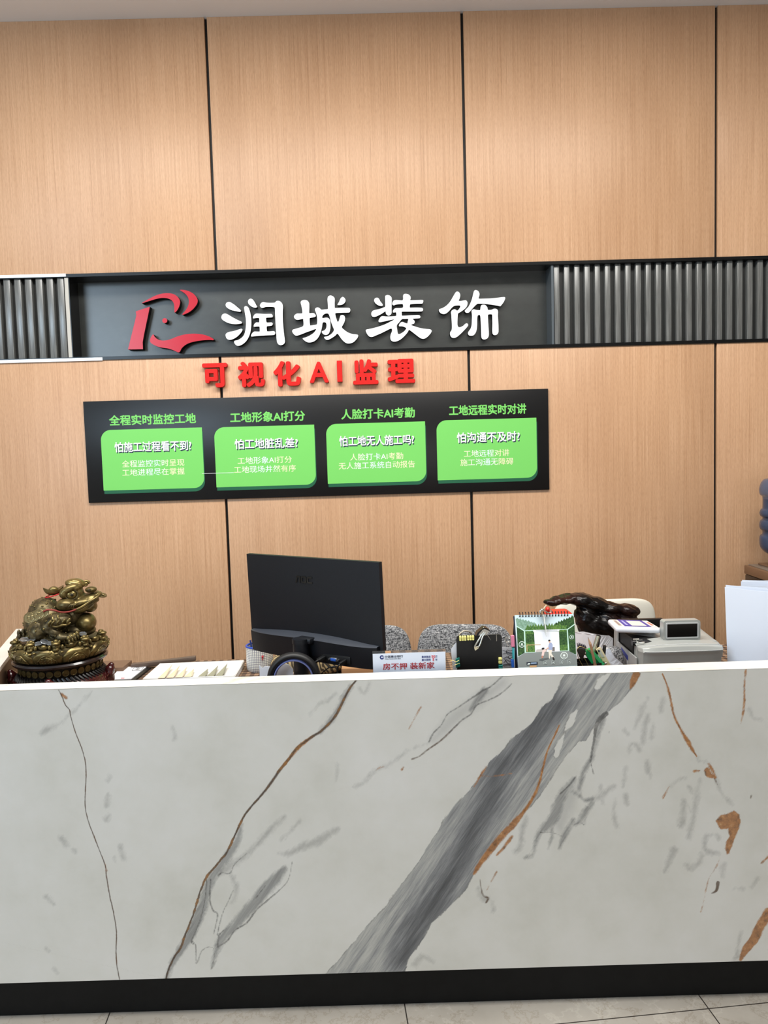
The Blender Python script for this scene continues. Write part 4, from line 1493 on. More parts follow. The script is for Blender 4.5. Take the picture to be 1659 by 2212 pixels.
# claws of the near fore foot and the rear foot
for k, (zx, zy, ang) in enumerate(((955, 885, 70), (1000, 868, 60), (1040, 852, 50), (1075, 832, 40))):
    m_ = MB().ell(tz(zx, zy, -.118 + .004 * k), (.0065, .0075, .0105), (0, R(-15), 0)).ell(tz(zx + 8, zy + 40, -.124 + .004 * k), (.004, .005, .008), (0, R(-10), 0))
    tl(m_).build('toe', M_BRONZE, toad, 80)
for k, (zx, zy) in enumerate(((290, 760), (345, 755), (405, 750))):
    tl(MB().ell(tz(zx, zy - 15, -.02), (.006, .008, .012)).ell(tz(zx + 4, zy + 30, -.026), (.0042, .005, .0085))).build('toe', M_BRDARK, toad, 80)
# necklace of old coins over the flank
for k, (zx, zy) in enumerate(((450, 545), (492, 540), (535, 528), (580, 510), (640, 495))):
    yy = -.086 - .002 * k
    c = tz(zx, zy, yy)
    d = Vector((-.25, -1, .25)).normalized()
    m_ = MB().cyl(c, c + d * .003, .0158, .0158, 32)
    q = d.to_track_quat('Z', 'Y').to_matrix()
    m_.tube([c + d * .0032 + q @ Vector((.0143 * cos(t), .0143 * sin(t), 0)) for t in [2 * pi * k2 / 24 for k2 in range(24)]], .0012, 5, True)
    m_.tube([c + d * .0032 + q @ Vector((.0042 * u, .0042 * v, 0)) for u, v in ((1, 1), (-1, 1), (-1, -1), (1, -1))], .0009, 4, True)
    tl(m_).build('flank_coin', mat('worn brass coin', (140, 126, 90), .35, .8), toad)
tl(MB().tube([tz(640, 480, -.098), tz(700, 463, -.10), tz(790, 480, -.102), tz(870, 512, -.1), tz(960, 520, -.094), tz(1050, 505, -.085), tz(1095, 485, -.08)], .0027, 8, smooth=6)).build('neck_cord', M_CORD, toad, 80)


def ingot(c, s, rz=0.0):
    m = MB()

    def fn(u, t):
        a = 2 * pi * u
        r = sin(pi / 2 * t)
        x, y = cos(a) * r, sin(a) * r * .62
        return (x * (1 + .12 * t), y, -.62 * cos(pi / 2 * t) ** .7 + .42 * x * x * t)
    m.grid(fn, 28, 8)
    m.grid(lambda u, t: (cos(2 * pi * u) * t * 1.12, sin(2 * pi * u) * t * .62, .42 * (cos(2 * pi * u) * t) ** 2 - .08 * (1 - t)), 28, 4)
    m.ell((0, 0, .05), (.52, .46, .36), sub=3)
    M_ = Matrix.Translation(c) @ Matrix.Rotation(rz, 4, 'Z') @ Matrix.Diagonal((s, s, s, 1))
    m.bm.transform(M_)
    return m


tl(ingot(tz(790, 195, -.005), .0275, .2)).build('back_ingot', M_BRONZE, toad, 50)
pts = [tz(790, 272, -.005) + Vector((.0245 * cos(t), .022 * sin(t), .002 + .006 * cos(t))) for t in [2 * pi * k / 24 for k in range(24)]]
tl(MB().tube(pts, .0017, 6, True)).build('red_thread', M_THREAD, toad, 80)
# coin between the lips
c = tz(1455, 338, -.035)
d = Vector((.2, -.25, 1)).normalized()
m_ = MB().cyl(c, c + d * .003, .0165, .0165, 32)
q = d.to_track_quat('Z', 'Y').to_matrix()
m_.tube([c + d * .003 + q @ Vector((.015 * cos(t), .015 * sin(t), 0)) for t in [2 * pi * k2 / 24 for k2 in range(24)]], .0013, 5, True)
m_.ell(c + d * .0035 + Vector((.004, -.003, 0)), (.005, .004, .002))
tl(m_).build('mouth_coin', mat('worn brass coin', (140, 126, 90), .35, .8), toad)
# small toads and ingots round the rim
def rim(a, z, r=.126):
    return Vector((r * cos(a), r * sin(a), z))


for k, adeg in enumerate((-128, -95, -58, -22, -160)):
    a = R(adeg)
    c = rim(a, .052, .128)
    d = Vector((cos(a), sin(a), 0))
    tq = Vector((-sin(a), cos(a), 0))
    m_ = MB()
    m_.ell(c + Vector((0, 0, .004)), (.013, .013, .011))
    m_.ell(c + d * .008 + Vector((0, 0, -.004)), (.010, .010, .007))
    m_.ell(c + d * .011 + Vector((0, 0, -.016)), (.009, .009, .006))
    m_.ell(c + d * .006 + Vector((0, 0, .014)), (.015, .013, .007), (0, 0, a))
    m_.ell(c + d * .002 + Vector((0, 0, .021)), (.007, .008, .005))
    for sgn in (-1, 1):
        m_.ell(c + d * .004 + tq * .010 * sgn + Vector((0, 0, .019)), (.004, .004, .004))
        m_.ell(c + d * .006 + tq * .018 * sgn + Vector((0, 0, .002)), (.005, .006, .008))
        m_.ell(c + d * .012 + tq * .016 * sgn + Vector((0, 0, -.012)), (.006, .006, .004))
    tl(m_).build('small_toad', M_BRONZE, toad, 80)
for k, adeg in enumerate((-147, -111, -76, -38, -8)):
    a = R(adeg)
    tl(ingot(rim(a, .056, .129), .0165, a + pi / 2)).build('rim_ingot', M_BRONZE, toad, 50)
# loose coins dropped in the bowl
for k, (zx, zy, y, tilt, lab) in enumerate(((365, 832, -.075, 14, 'silver coin lying on the toad bowl, leftmost of the loose coins'),
                                       (462, 850, -.086, -8, 'silver coin second from the left in the toad bowl'),
                                       (545, 905, -.104, 4, 'silver coin on the small stack in the toad bowl'),
                                       (630, 890, -.1, 30, 'silver coin leaning right of the small coin stack in the toad bowl'),
                                       (712, 920, -.112, 10, 'silver coin nearest the middle small toad on the bowl rim'),
                                       (1148, 842, -.095, 8, 'silver coin in front of the toad chest, rightmost loose coin'))):
    c = Matrix.LocRotScale(toad.location, toad.rotation_euler, None) @ (tz(zx, zy, y))
    rot = Matrix.Rotation(R(tilt), 3, 'Y') @ Matrix.Rotation(R(12), 3, 'X')
    d = (rot @ Vector((0, 0, 1)))
    m_ = MB().cyl(c, c + d * .0019, .0125, .0125, 32)
    q = d.to_track_quat('Z', 'Y').to_matrix()
    m_.tube([c + d * .0019 + q @ Vector((.0117 * cos(t), .0117 * sin(t), 0)) for t in [2 * pi * k2 / 24 for k2 in range(24)]], .0006, 5, True)
    tag(m_.build('coin', M_SILVERC, None, 40), lab, 'coin', 'loose coins on the toad statue')

# ================================================================== MONITOR
M_MON = speck('black textured plastic', (11, 13, 19), (15, 18, 25), .48, 300, 0, .45, bump=.05)
M_MONG = mat('glossy black letters', (5, 5, 6), .15)
M_MONL = mat('grey chamfer plastic', (58, 62, 70), .28, 0, .7)
mon = thing('monitor', 'black computer monitor seen from behind, turned sideways on the worktop', 'monitor', (-.6846, -1.3856, WT + .0036), -.6077)
MW, MH, MZ, TILT = .531, .323, 1.0842 - WT - .0036, .0366
MT = Matrix.Translation((0, 0, MZ)) @ Matrix.Rotation(TILT, 4, 'X')


def ml(mb, m=MT):
    mb.bm.transform(m)
    return local(mon, mb)


# back shell: four bevelled facets rising to a shallow plateau; the back looks to -y
sb = MB()
hw, hh = MW / 2, MH / 2
outer = [(-hw, .012, -hh), (hw, .012, -hh), (hw, .012, hh), (-hw, .012, hh)]
rimv = [(-hw, -.004, -hh), (hw, -.004, -hh), (hw, -.004, hh), (-hw, -.004, hh)]
inn = [(-hw + .055, -.011, -hh + .02), (hw - .055, -.011, -hh + .02), (hw - .055, -.011, hh - .045), (-hw + .055, -.011, hh - .045)]
V = [[sb.bm.verts.new(p) for p in r] for r in (outer, rimv, inn)]
for a, b in ((0, 1), (1, 2)):
    for i in range(4):
        sb.bm.faces.new((V[a][i], V[a][(i + 1) % 4], V[b][(i + 1) % 4], V[b][i]))
sb.bm.faces.new(V[2])
sb.bm.faces.new(V[0][::-1])
bmesh.ops.recalc_face_normals(sb.bm, faces=list(sb.bm.faces))
shell = ml(sb).build('back_shell', M_MON, mon, 12)
ml(MB().box(-hw + .006, hw - .006, .0122, .0135, -hh + .012, hh - .006)).build('screen', mat('dark screen glass', (8, 9, 11), .12), mon)
# lower electronics housing with a curved upper lip
zl = -hh + .083


def chin(x):
    return zl - .002 - .012 * abs(2 * x / MW) ** 2 + .002


cb = MB()
N = 24
top, bot = [], []
for i in range(N + 1):
    x = -hw + .012 + (MW - .024) * i / N
    k = 1 - abs(2 * x / MW) ** 4
    top.append((x, -.016 - .022 * k, chin(x) - .010 * k))
    bot.append((x, -.014 - .018 * k, -hh + .004))
tv = [cb.bm.verts.new(p) for p in top]
bvv = [cb.bm.verts.new(p) for p in bot]
tb = [cb.bm.verts.new((p[0], -.002, p[2])) for p in top]
bb = [cb.bm.verts.new((p[0], -.002, p[2])) for p in bot]
for i in range(N):
    cb.bm.faces.new((bvv[i], bvv[i + 1], tv[i + 1], tv[i]))
    cb.bm.faces.new((tv[i], tv[i + 1], tb[i + 1], tb[i]))
    cb.bm.faces.new((bb[i], bb[i + 1], bvv[i + 1], bvv[i]))
cb.bm.faces.new((tv[0], tb[0], bb[0], bvv[0]))
cb.bm.faces.new((tv[-1], bvv[-1], bb[-1], tb[-1]))
bmesh.ops.recalc_face_normals(cb.bm, faces=list(cb.bm.faces))
house = ml(cb).build('lower_housing', M_MON, mon, 30)
lip = MB()
lipt = [(x, -.015, z + .013 * max(0, 1 - abs(2 * x / MW) ** 3) + .001) for x, y, z in top]
a = [lip.bm.verts.new((p[0], p[1] - .0006, p[2] + .0006)) for p in top]
b = [lip.bm.verts.new(p) for p in lipt]
c = [lip.bm.verts.new((p[0], -.004, p[2])) for p in lipt]
for i in range(N):
    lip.bm.faces.new((a[i], a[i + 1], b[i + 1], b[i]))
    lip.bm.faces.new((b[i], b[i + 1], c[i + 1], c[i]))
bmesh.ops.recalc_face_normals(lip.bm, faces=list(lip.bm.faces))
ml(lip).build('chamfer', M_MONL, mon, 30)
yy0, yy1 = -.0128, -.0105
zb_, zt_ = .082, .1045
x_ = -.052
t_ = MB()
t_.prism([(x_, zb_), (x_ + .0075, zt_), (x_ + .0125, zt_), (x_ + .0060, zb_)], yy0, yy1)
t_.prism([(x_ + .0125, zt_), (x_ + .0215, zt_), (x_ + .0215, zb_), (x_ + .0155, zb_), (x_ + .0155, zt_ - .006), (x_ + .0105, zt_ - .006)], yy0, yy1)


def ring_loop(cx, cz_, rx, rz, r, n=5):
    out = []
    for (sx, sz, a0) in ((1, 1, 0), (-1, 1, 90), (-1, -1, 180), (1, -1, 270)):
        for k in range(n):
            a = R(a0 + 90 * k / (n - 1))
            out.append((cx + sx * (rx - r) + r * cos(a), cz_ + sz * (rz - r) + r * sin(a)))
    return out


cz_ = (zb_ + zt_) / 2
t_._merge(poly_bm([ring_loop(x_ + .0345, cz_, .0108, .0112, .005), ring_loop(x_ + .0345, cz_, .005, .0058, .002)], yy0, yy1))
xc = x_ + .0475
t_.prism([(xc + .005, zt_), (xc + .0215, zt_), (xc + .0215, zt_ - .0058), (xc + .0075, zt_ - .0058), (xc + .0058, zt_ - .0075), (xc + .0058, zb_ + .0075), (xc + .0075, zb_ + .0058),
          (xc + .0215, zb_ + .0058), (xc + .0215, zb_), (xc + .005, zb_), (xc, zb_ + .005), (xc, zt_ - .005)], yy0, yy1)
ml(t_).build('raised_lettering', M_MONG, shell, 20)
# stand
I = Matrix()
ml(MB().box(-.030, .030, -.052, -.02, zl - .022 + MZ, zl - .004 + MZ, .006).cyl((-.008, -.052, zl - .02 + MZ), (-.008, -.052, zl - .006 + MZ), .026, .026, 32), I).build('stand_arm', M_MON, mon, 40)
ml(MB().cyl((-.008, -.052, .012), (-.008, -.052, zl - .008 + MZ), .024, .024, 40), I).build('stand_column', M_MON, mon, 40)
ml(MB().sq((-.005, .02, .006), (.085, .07, .006), .3, .8), I).build('stand_base', M_MON, mon, 50)
# ports
px_ = MB().box(.055, .165, -.0345, -.02, -hh + .014, -hh + .036, .001)
ml(px_).build('port_recess', mat('port recess', (9, 9, 11), .6), mon, 30)
vga = ml(MB().box(.093, .118, -.041, -.033, -hh + .017, -hh + .028, .002).cyl((.089, -.041, -hh + .0225), (.089, -.034, -hh + .0225), .003).cyl((.122, -.041, -hh + .0225), (.122, -.034, -hh + .0225), .003)).build('video_port', mat('nickel', (170, 172, 176), .3, .9), mon, 40)
ml(MB().box(.0955, .1155, -.0425, -.0405, -hh + .0185, -hh + .0265, .001)).build('blue_insert', mat('blue connector', (44, 92, 186), .4), vga, 40)
hd = [Vector((.066, -.036, -hh + .024)), Vector((.062, -.056, -hh + .020)), Vector((.05, -.064, -hh + .006)), Vector((.044, -.058, -hh - .04)), Vector((.05, -.05, -hh - .11))]
ml(MB().tube(hd, [.0042] * 20, 10, smooth=5).bar((.067, -.034, -hh + .0245), (.060, -.058, -hh + .018), .017, .011, .002)).build('video_cable', mat('black cable', (16, 17, 19), .45), mon, 40)
pw = [Vector((.148, -.034, -hh + .024)), Vector((.142, -.055, -hh + .018)), Vector((.134, -.06, -hh + .0)), Vector((.138, -.055, -hh - .05)), Vector((.14, -.04, -hh - .11))]
ml(MB().tube(pw, [.0024] * 20, 8, smooth=5).bar((.149, -.033, -hh + .0245), (.141, -.056, -hh + .018), .010, .009, .002)).build('power_cable', mat('black cable', (16, 17, 19), .45), mon, 40)
pw = [Vector((.07, -.04, -hh + .008)), Vector((.1, -.05, -hh + .000)), Vector((.12, -.048, -hh + .006)), Vector((.09, -.055, -hh - .004)), Vector((.06, -.06, -hh - .04)), Vector((.06, -.05, -hh - .11))]
ml(MB().tube(pw, [.0018] * 26, 8, smooth=5)).build('thin_cable', mat('black cable', (16, 17, 19), .45), mon, 40)

# ================================================================== LEFT OF THE WORKTOP
ZW = WT + .0038
M_PAPER = mat('white paper', (232, 234, 240), .6)
M_PAPERB = mat('bluish white paper', (222, 230, 244), .6)
def slabz(pts, z0, z1, bev=0):
    mb = MB()
    lo = [mb.bm.verts.new((p.x, p.y, z0)) for p in pts]
    hi = [mb.bm.verts.new((p.x, p.y, z1)) for p in pts]
    n_ = len(pts)
    for i in range(n_):
        mb.bm.faces.new((lo[i], lo[(i + 1) % n_], hi[(i + 1) % n_], hi[i]))
    mb.bm.faces.new(lo)
    mb.bm.faces.new(hi)
    bmesh.ops.recalc_face_normals(mb.bm, faces=list(mb.bm.faces))
    if bev:
        bmesh.ops.bevel(mb.bm, geom=list(mb.bm.edges), offset=bev, segments=2, affect='EDGES')
    return mb


# white booklet on a black folder
ck = [atz(262, 1440, ZW + .010), atz(316, 1440, ZW + .010), atz(283, 1466, ZW + .010), atz(236, 1468, ZW + .010)]
c0 = sum(ck, Vector()) / 4
fd = slabz([Vector((c0.x + .012 + (p.x - c0.x) * 1.06, c0.y + .002 + (p.y - c0.y) * 1.04, 0)) for p in ck], ZW, ZW + .006)
tag(fd.build('folder', mat('black card', (22, 22, 24), .4), None, 30), 'black folder lying under the white booklet beside the toad stand', 'folder')
bk = thing('booklet', 'white booklet with a small boxed stamp, lying beside the toad stand', 'booklet', (c0.x, c0.y, ZW + .0065))
m_ = slabz(ck, ZW + .0065, ZW + .0098)
m_.build('cover', M_PAPER, bk, 30)
ux, uy = (ck[1] - ck[0]).normalized(), (ck[3] - ck[0]).normalized()
o_ = ck[0] + ux * ((ck[1] - ck[0]).length * .56) + uy * .01
o_.z = ZW + .0102
pts = [o_, o_ + ux * .034, o_ + ux * .034 + uy * .042, o_ + uy * .042]
m_ = MB().tube(pts, .0008, 4, True)
for i in range(4):
    q = o_ + ux * (.006 + .006 * (i % 2)) + uy * (.008 + .008 * i)
    m_.tube([q, q + ux * .014], .0009, 4)
m_.build('stamp_print', mat('black print', (20, 20, 22), .5), bk, 0)
q = (ck[2] + ck[3]) / 2 - uy * .012
q.z = ZW + .0102
MB().bar(q, q + ux * .012, .006, .0006).build('red_print', mat('red print', (198, 30, 44), .5), bk, 0)
# brown box and leaning strip at the back
a = atz(264, 1440, ZW)
tag(MB().box(-1.53, -1.40, -1.06, -.96, ZW, ZW + .024, .002).build('card_box', mat('taupe card', (118, 92, 74), .6), None, 30), 'flat taupe box on the worktop right behind the bronze toad', 'box')
p0, p1 = atz(284, 1439, ZW + .012), atz(423, 1424, ZW + .022)
tag(MB().bar((p0.x, p0.y, ZW + .012), (p1.x, p1.y, ZW + .026), .024, .016, .001).build('sample_strip', mat('grey brown board', (98, 84, 76), .45), None, 30), 'grey brown board strip lying behind the white tray', 'board strip')
# white moulded tray with slanted fins
tq_ = [atz(345, 1433, ZW + .022), atz(528, 1426, ZW + .022), atz(508, 1460, ZW + .022), atz(308, 1466, ZW + .022)]
tr = thing('display_tray', 'white moulded tray with triangular cream slots, lying flat by the toad', 'tray', (sum(tq_, Vector()) / 4).to_tuple())
tr.location.z = ZW
m_ = slabz(tq_, ZW, ZW + .0225, .002)
M_TRAY = mat('white moulded plastic', (236, 236, 234), .4)
m_.build('tray', M_TRAY, tr, 30)
M_CREAMP = mat('cream card', (214, 198, 170), .6)
U_, V_ = tq_[1] - tq_[0], tq_[3] - tq_[0]
for k in range(7):
    u = .17 + .095 * k + (.06 if k > 3 else 0)
    hgt = (.62, .54, .45, .33, .32, .46, .56)[k]
    left = k < 4
    b0 = tq_[0] + U_ * u + V_ * 1.02 + Vector((0, 0, .001))
    b1 = tq_[0] + U_ * (u + .075) + V_ * 1.02 + Vector((0, 0, .001))
    tp = tq_[0] + U_ * (u + (.045 if left else .05)) + V_ * (1 - hgt * .85) + Vector((0, 0, .004 + .012 * hgt))
    m_ = MB()
    vs = [m_.bm.verts.new(p) for p in (b0, b1, tp)]
    m_.bm.faces.new(vs)
    w_ = [m_.bm.verts.new(p + Vector((.006, .0, .012 * hgt))) for p in (b1, tp)]
    m_.bm.faces.new((vs[1], w_[0], w_[1], vs[2]))
    m_.solid(.0012)
    m_.build('slot_fin', M_CREAMP if left else mat('grey green card', (150, 148, 128), .6), tr, 20)
# mug-like pen pot with grid pattern
M_POT = mat('white ceramic with navy grid', (236, 234, 226), .3)
_n = NT(M_POT)
_tc = _n.n('ShaderNodeTexCoord')
_sx = _n.n('ShaderNodeSeparateXYZ')
_n.l(_tc.outputs['Object'], _sx.inputs[0])
_ang = _n.math('ARCTAN2', _sx.outputs[1], _sx.outputs[0])
_w1 = _n.math('MULTIPLY', _n.math('SUBTRACT', _n.noise(_n.coord(), 60, 2), .5), .12)
_k = _n.math('MAXIMUM', _n.math('LESS_THAN', _n.math('FRACT', _n.math('ADD', _n.math('MULTIPLY', _ang, 42 / (2 * pi)), _n.math('ADD', 100.0, _w1))), .17),
             _n.math('LESS_THAN', _n.math('FRACT', _n.math('ADD', _n.math('DIVIDE', _sx.outputs[2], .0062), _n.math('ADD', 10.0, _w1))), .17))
_n.col(_n.mix(_k, (236, 234, 226), (44, 50, 92)))
pc = atz(562, 1446, ZW)
pt_ = thing('pen_pot', 'white ceramic pot with navy grid and blue rim behind the monitor corner', 'pot', (pc.x, pc.y, ZW))
PR = .0475
local(pt_, MB().lathe([(0, .0), (PR - .004, 0), (PR - .001, .004), (PR, .02), (PR, .086), (PR - .004, .086), (PR - .005, .006), (0, .006)], seg=64)).build('pot_body', M_POT, pt_, 40)
local(pt_, MB().tube([(PR * .96 * cos(t), PR * .96 * sin(t), .088) for t in [2 * pi * k / 40 for k in range(40)]], .0038, 8, True)).build('rim', mat('blue glaze', (42, 72, 168), .25), pt_, 60)
local(pt_, MB().ell((.018, -.0455, .058), (.0042, .003, .0046)).bar((.0175, -.0468, .046), (.0175, -.0468, .054), .003, .002)).build('red_balloon_motif', mat('red glaze', (188, 62, 66), .3), pt_, 40)
for dx, dyy, ex, mt_, lab in ((-.02, .01, -.034, mat('navy pen', (40, 56, 110), .4), 'navy pen standing in the grid pot, leftmost of its pens'),
                         (.0, .02, -.028, mat('tan pencil', (170, 110, 80), .5), 'tan pencil standing in the grid pot behind the navy pen')):
    tag(MB().tube([(pc.x + dx, pc.y + dyy, ZW + .008), (pc.x + ex, pc.y + dyy + .005, ZW + .104)], .0032, 10).build('pen', mt_, None, 40), lab, 'pen')
# torn white box in front of it
tb_ = thing('paper_box', 'small white box with torn open flaps in front of the grid pot', 'box', tuple(at(597, 1462, -1.475)))
Yb = -1.475
pl = [(560, 1462), (560, 1437), (567, 1443), (573, 1439), (582, 1440), (600, 1436), (612, 1433), (624, 1436), (633, 1446), (633, 1462)]
base = ZW
q0, q1 = at(561, 1460, Yb), at(632, 1456, Yb)
flap = [(at(x, y, Yb).x, at(x, y, Yb).z) for x, y in pl[1:-1]]
MB().prism([(q0.x, base)] + flap + [(q1.x, base)], Yb, Yb + .0012).build('front_flap', M_PAPER, tb_, 20)
MB().box(q0.x + .0, q1.x, Yb + .0012, Yb + .03, base, q1.z - .004).build('carton', mat('pale carton', (214, 196, 186), .6), tb_, 20)
# headset
hc = at(635, 1462, -1.50)
hs = thing('headset', 'black arched headset with lilac inner lining in front of the monitor foot', 'headset', (hc.x, -1.50, ZW))
R0 = .070
arc = []
for k in range(33):
    t = pi * (1.15 - 1.3 * k / 32)
    arc.append((R0 * 1.02 * cos(t), 0, R0 * .98 * sin(t)))
cz = at(635, 1410, -1.50).z - R0 * .98 - .010 - ZW


def band(r_in, r_out, yw, name, m):
    mb = MB()

    def fn(u, v):
        t = pi * (1.16 - 1.32 * u)
        a = 2 * pi * v
        rr = (r_in + r_out) / 2 + (r_out - r_in) / 2 * cos(a)
        return (rr * cos(t), yw * sin(a), cz + rr * sin(t))
    mb.grid(fn, 48, 16)
    bmesh.ops.remove_doubles(mb.bm, verts=list(mb.bm.verts), dist=1e-6)
    local(hs, mb).build(name, m, hs, 60)


M_RUB = mat('matte black rubber', (26, 26, 27), .5)
band(.0605, .0805, .017, 'headband', M_RUB)
band(.0535, .0615, .014, 'inner_lining', mat('lilac lining', (134, 144, 204), .45))
for sgn in (-1, 1):
    local(hs, MB().ell((sgn * .062, 0, max(cz - .022, .034)), (.020, .030, .033))).build('ear_cup', M_RUB, hs, 60)
# zebra cushion and cardboard behind the stand
M_ZEB = mat('tan and dark striped fabric', (150, 130, 96), .8)
_n = NT(M_ZEB)
_w = _n.n('ShaderNodeTexWave', Scale=16, Distortion=9.0, Detail=2.0)
_w.inputs['Detail Scale'].default_value = 1.4
_n.l(_n.coord((1.6, 1, 1), (.3, .2, .5)), _w.inputs['Vector'])
_n.col(_n.ramp(_w.outputs['Fac'], [(.35, (70, 58, 42)), (.55, (176, 154, 112))]))
tag(MB().sq((-.735, -1.10, ZW + .0325), (.125, .075, .032), .6, .4).build('cushion', M_ZEB, None, 60), 'tan and dark tiger striped cushion on the worktop behind the monitor foot', 'cushion')
tag(MB().box(-.61, -.42, -1.20, -1.06, ZW, ZW + .034, .002).build('cardboard_box', mat('brown cardboard', (176, 132, 92), .7), None, 30), 'low brown cardboard box on the worktop under the monitor ports', 'box')

# ================================================================== BANK SIGN
YS = -1.592
bs = thing('tabletop_sign', 'clear acrylic stand holding a white bank notice with dark red headline', 'tabletop sign', (at(883, 1430, YS).x, YS, ZW))
a, b, c = at(805, 1411, YS), at(962, 1409, YS), at(883, 1404.5, YS)
M_ACR = mat('clear acrylic', (240, 244, 246), .04, 0, .5, .95, 1.2)
MB().box(a.x - .001, b.x + .001, YS + .0006, YS + .0022, ZW, c.z, .0004).build('acrylic_back', M_ACR, bs, 30)
MB().box(a.x, b.x, YS, YS + .0005, ZW + .004, (a.z + b.z) / 2).build('notice', M_PAPERB, bs, 0)
MB().box(a.x, b.x, YS + .0022, YS + .06, ZW, ZW + .003, .0004).build('acrylic_foot', M_ACR, bs, 30)
YT = YS - .0003
NV, DR, BR_ = mat('navy print', (22, 34, 62)), mat('dark red print', (168, 34, 44), .5), mat('bright red print', (208, 32, 40), .5)
NVB = mat('blue navy print', (40, 54, 120), .5)
c = at(824.9, 1420, YT)
m_ = MB()
ring = [(c.x + .0062 * cos(t), c.z + .0062 * sin(t)) for t in [2 * pi * k / 32 for k in range(32)]]
hole = [(c.x + .0024 * cos(t), c.z + .0024 * sin(t)) for t in [2 * pi * k / 24 for k in range(24)]]
cutp = [(c.x + .0005, c.z + .0012), (c.x + .0075, c.z + .0012), (c.x + .0075, c.z - .0004), (c.x + .0005, c.z - .0004)]
m_._merge(poly_bm([ring, hole], YT, YT + .0002))
m_.build('emblem_print', NVB, bs, 0)
m_ = MB().box(c.x + .001, c.x + .0066, YT - .0002, YT, c.z - .0002, c.z + .0016).box(c.x - .0012, c.x + .0012, YT - .0002, YT, c.z - .0012, c.z + .0012)
m_.build('emblem_gap', M_PAPERB, bs, 0)


def sign_text(name, s, cx, cy, w, h, m, bold=0.01, Y=YT):
    p = at(cx, cy, Y)
    k = (at(cx + 50, cy - 1.4, Y).x - at(cx - 50, cy + 1.4, Y).x) / 100
    return obj(name, text_bm(s, p.x, p.z, w * k, h * k, Y, Y + .0002, bold), m, bs, 0)


sign_text('bank_name_print', '中国建设银行', 850.8, 1418.2, 39.4, 5.2, NV, .02)
sign_text('bank_name_latin_print', 'China Construction Bank', 848.8, 1423, 34, 2.4, NV, .01)
sign_text('terms_print', '最高额度', 920.6, 1418.8, 19.5, 5, NVB, .02)
sign_text('figure_print', '50', 936, 1418.3, 8.2, 6, BR_, .03)
sign_text('terms_print', '万', 942.5, 1418.2, 4.6, 5, NVB, .02)
sign_text('terms_print', '最长期限', 920.8, 1425.4, 19.5, 5, NVB, .02)
sign_text('figure_print', '5', 936.2, 1425, 3.8, 6, BR_, .03)
sign_text('terms_print', '年', 942.7, 1425, 4.6, 5, NVB, .02)
sign_text('headline_print', '房不押 装新家', 882.8, 1438.6, 112, 14.5, DR, .018)

# ================================================================== CHAIRS
M_TWEED = mat('black and white tweed', (120, 120, 124), .9)
_n = NT(M_TWEED)
_t1 = _n.noise(_n.coord((420, 420, 70)), 1, 2, .7)
_t2 = _n.noise(_n.coord((70, 70, 420)), 1, 2, .7)
_k = _n.math('MAXIMUM', _t1, _t2)
_n.col(_n.ramp(_k, [(.44, (34, 36, 40)), (.52, (92, 94, 98)), (.6, (176, 178, 182)), (.7, (212, 212, 212))]))
_n.bump(_k, .4, .002)
M_LEGB = mat('black chair metal', (22, 22, 24), .4, .5)


def fabric_chair(label, x, y, w, top, rz, bend):
    t = thing('fabric_chair', label, 'chair', (x, y, 0), rz, 'grey tweed chairs behind the desk')
    hh_ = .26
    local(t, MB().sq((0, 0, top - hh_), (w / 2, .032, hh_), .38, .4, (R(-6), 0, 0), 64, 40, bend)).build('backrest', M_TWEED, t, 80)
    local(t, MB().sq((0, .22, .46), (w / 2, .23, .045), .4, .4, nu=48)).build('seat', M_TWEED, t, 80)
    for sx in (-1, 1):
        for sy in (.03, .40):
            local(t, MB().cyl((sx * (w / 2 - .05), sy, 0), (sx * (w / 2 - .08), sy + .01, .43), .011, .014, 16)).build('leg', M_LEGB, t, 60)
    return t


c1, c2 = at(866, 1357, -.72), at(960, 1358, -.70)
fabric_chair('grey tweed chair half hidden behind the right edge of the monitor', -.56, -.72, .46, c1.z + .004, R(14), .5)
fabric_chair('grey tweed chair between the monitor and the black clip board', -.13, -.70, .40, at(905, 1354, -.7).z, R(-8), .5)
wc = thing('white_chair', 'white plastic shell chair standing behind the crumpled black bag', 'chair', (.50, -.55, 0))
M_SHELL = mat('off white moulded plastic', (232, 228, 214), .4)
zt = at(1300, 1296, -.55).z
local(wc, MB().sq((0, 0, zt - .2), (.225, .022, .2), .35, .45, (R(-4), 0, 0), 64, 40, .7)).build('backrest', M_SHELL, wc, 80)
local(wc, MB().sq((0, .19, .455), (.22, .21, .03), .4, .4)).build('seat', M_SHELL, wc, 80)
for sx in (-1, 1):
    for sy in (.0, .36):
        local(wc, MB().cyl((sx * .20, sy, 0), (sx * .14, .1 + sy * .5, .44), .010, .013, 16)).build('leg', mat('beech leg', (196, 158, 112), .5), wc, 60)

